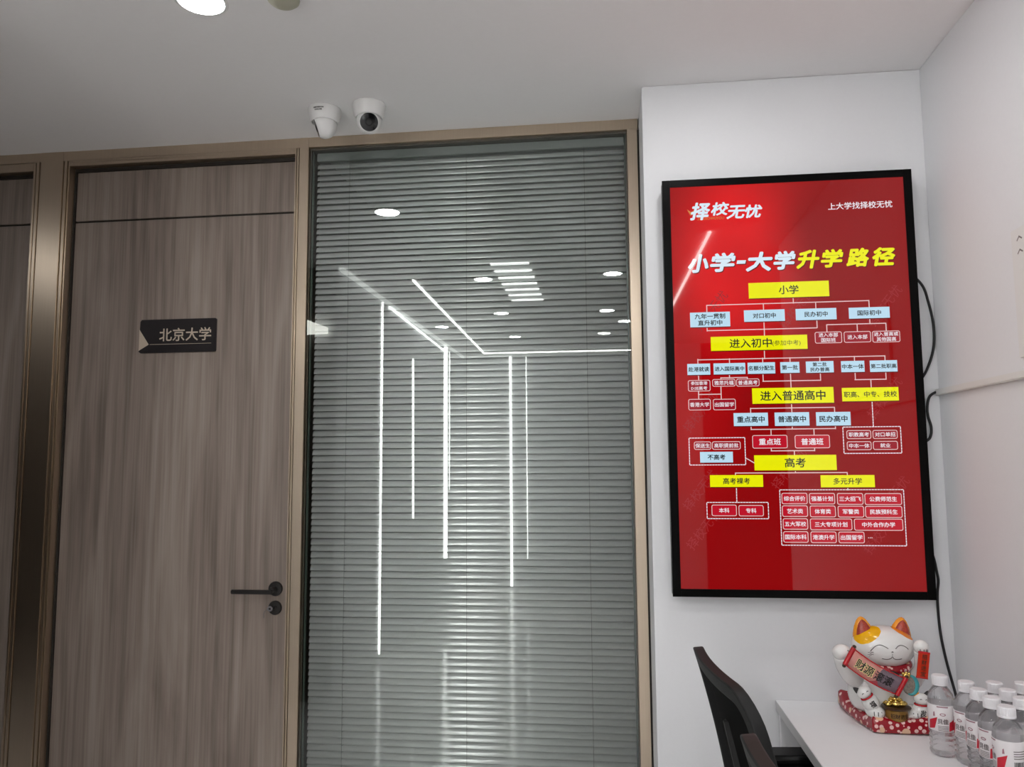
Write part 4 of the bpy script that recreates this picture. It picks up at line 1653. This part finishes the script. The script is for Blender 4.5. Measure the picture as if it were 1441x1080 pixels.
def bottle_parts(t, spin):
    prof = [(0.0, 0.006), (0.020, 0.0035), (0.027, 0.0005), (0.030, 0.003), (R, 0.009)]
    z = 0.012
    for i in range(4):                       # ribbed foot
        prof += [(R, z), (R - 0.0028, z + 0.005), (R, z + 0.010)]
        z += 0.012
    prof += [(R, 0.062), (R - 0.0012, 0.066), (R - 0.0012, 0.126), (R, 0.130), (R - 0.001, 0.138), (0.0285, 0.152), (0.0215, 0.163), (0.0160, 0.170), (0.0145, 0.174), (0.0145, 0.180), (0.0, 0.180)]
    b = BM()
    lathe(b, prof, 40)
    body = link('bottle_body', b, M['pet'], t, angle=50)
    b = BM()
    n = 60
    pr = [(0.0, 0.1735), (0.0190, 0.1738), (0.0192, 0.1775), (0.0186, 0.1782), (0.0190, 0.1790)]
    cp = [(0.0155, 0.1735), (0.0190, 0.1738), (0.0192, 0.1778), (0.0184, 0.1785), (0.0190, 0.1795), (0.0190, 0.1950), (0.0172, 0.1975), (0.0, 0.1978)]
    lathe(b, cp, 60)
    for v in b.verts:                        # knurled skirt
        r_ = sqrt(v.co.x ** 2 + v.co.y ** 2)
        if 0.0188 < r_ < 0.0193 and 0.1792 < v.co.z < 0.1955:
            k = round(math.atan2(v.co.y, v.co.x) / (2 * pi) * 60)
            if k % 2:
                v.co.x *= 0.965
                v.co.y *= 0.965
    link('cap', b, M['cap'], t, angle=20)
    b = BM()
    lathe(b, [(R - 0.0002, 0.064), (R + 0.0002, 0.0645), (R + 0.0002, 0.1275), (R - 0.0002, 0.128)], 48)
    lab = link('paper_label', b, M['label_film'], t, angle=50)

    def wrap(p):
        a = spin + p[0] / R
        return ((R + 0.0006) * cos(a), (R + 0.0006) * sin(a), p[2])

    def patch(bm, pts, mi, n=6):
        # a four-cornered patch bent round the bottle
        (x0, z0), (x1, z1), (x2, z2), (x3, z3) = pts
        G = [[None] * 2 for _ in range(n + 1)]
        for i in range(n + 1):
            t_ = i / n
            G[i][0] = bm.verts.new(wrap((x0 + (x1 - x0) * t_, 0, z0 + (z1 - z0) * t_)))
            G[i][1] = bm.verts.new(wrap((x3 + (x2 - x3) * t_, 0, z3 + (z2 - z3) * t_)))
        for i in range(n):
            f = bm.faces.new((G[i][0], G[i + 1][0], G[i + 1][1], G[i][1]))
            f.material_index = mi
    b = BM()
    for off in (-0.025, 0.025):             # red splash left and right of the panel
        patch(b, [(off - 0.012, 0.066), (off + 0.005, 0.071), (off + 0.0125, 0.099), (off - 0.010, 0.088)], 0)
        patch(b, [(off + 0.002, 0.100), (off + 0.007, 0.101), (off + 0.006, 0.112), (off + 0.003, 0.110)], 2)
    write(b, '旦佳', 0, 0.0895, 0.025, 0.0135, 0, 1, bold=0.04, fn=wrap)
    for k in range(4):
        patch(b, [(-0.012, 0.0665 + k * 0.0035), (0.012, 0.0665 + k * 0.0035), (0.012, 0.0680 + k * 0.0035), (-0.012, 0.0680 + k * 0.0035)], 1)
    for i in range(16):
        a0, a1 = 2 * pi * i / 16, 2 * pi * (i + 1) / 16
        patch(b, [(0.0070 * cos(a0), 0.1065 + 0.0036 * sin(a0)), (0.0070 * cos(a1), 0.1065 + 0.0036 * sin(a1)), (0.0045 * cos(a1), 0.1065 + 0.0018 * sin(a1)), (0.0045 * cos(a0), 0.1065 + 0.0018 * sin(a0))], 2, 1)
    patch(b, [(-0.013, 0.1235), (0.013, 0.1235), (0.013, 0.1262), (-0.013, 0.1262)], 2)
    # striped code on the back of the label
    rb = random.Random(9)
    x = R * pi - 0.052
    while x < R * pi - 0.022:
        wd = rb.choice((0.0006, 0.001, 0.0016))
        patch(b, [(x, 0.070), (x + wd, 0.070), (x + wd, 0.086), (x, 0.086)], 3, 1)
        x += wd + rb.choice((0.0007, 0.0012))
    for k in range(4):
        patch(b, [(R * pi - 0.052, 0.092 + k * 0.005), (R * pi - 0.022, 0.092 + k * 0.005), (R * pi - 0.022, 0.094 + k * 0.005), (R * pi - 0.052, 0.094 + k * 0.005)], 1)
    link('label_print', b, [M['label_red'], M['label_grey'], M['label_pink'], M['black_paint']], lab, smooth=False)


proto = thing('water_bottle', 'water bottle standing alone in front of the cat, left of the pack', 'bottle', (0.846, 2.213, 0.745), 0, 'bottles of water on the desk')
bottle_parts(proto, -pi / 2 - 0.30)


def copy_tree(o, parent):
    c = o.copy()
    COL.objects.link(c)
    c.parent = parent
    for ch in list(o.children):
        copy_tree(ch, c)
    return c


PACK = [(0.887, 2.157, -0.75, 'packed water bottle at the far left of the pack, beside the hanging cable'),
        (0.887, 2.091, -0.85, 'packed water bottle second back along the left side of the pack'),
        (0.887, 2.025, -0.85, 'packed water bottle third back along the left side of the pack'),
        (0.887, 1.957, -1.39, 'packed water bottle nearest the camera, its label code at the photo corner'),
        (0.9535, 2.157, 0.4, 'packed water bottle in the back row, middle one of its three caps'),
        (0.9535, 2.091, 0.2, 'packed water bottle in the middle of the pack behind the frontmost two'),
        (0.9535, 2.025, 1.1, 'packed water bottle at the right photo edge behind the nearest bottle'),
        (1.020, 2.157, 0.9, 'packed water bottle in the back row nearest the right wall'),
        (1.020, 2.091, 1.7, 'packed water bottle mostly cut off by the right photo edge')]
for x, y, rz, lab in PACK:
    c = copy_tree(proto, None)
    c.location = (x, y, 0.745)
    c.rotation_euler = (0, 0, rz)
    c['label'] = lab
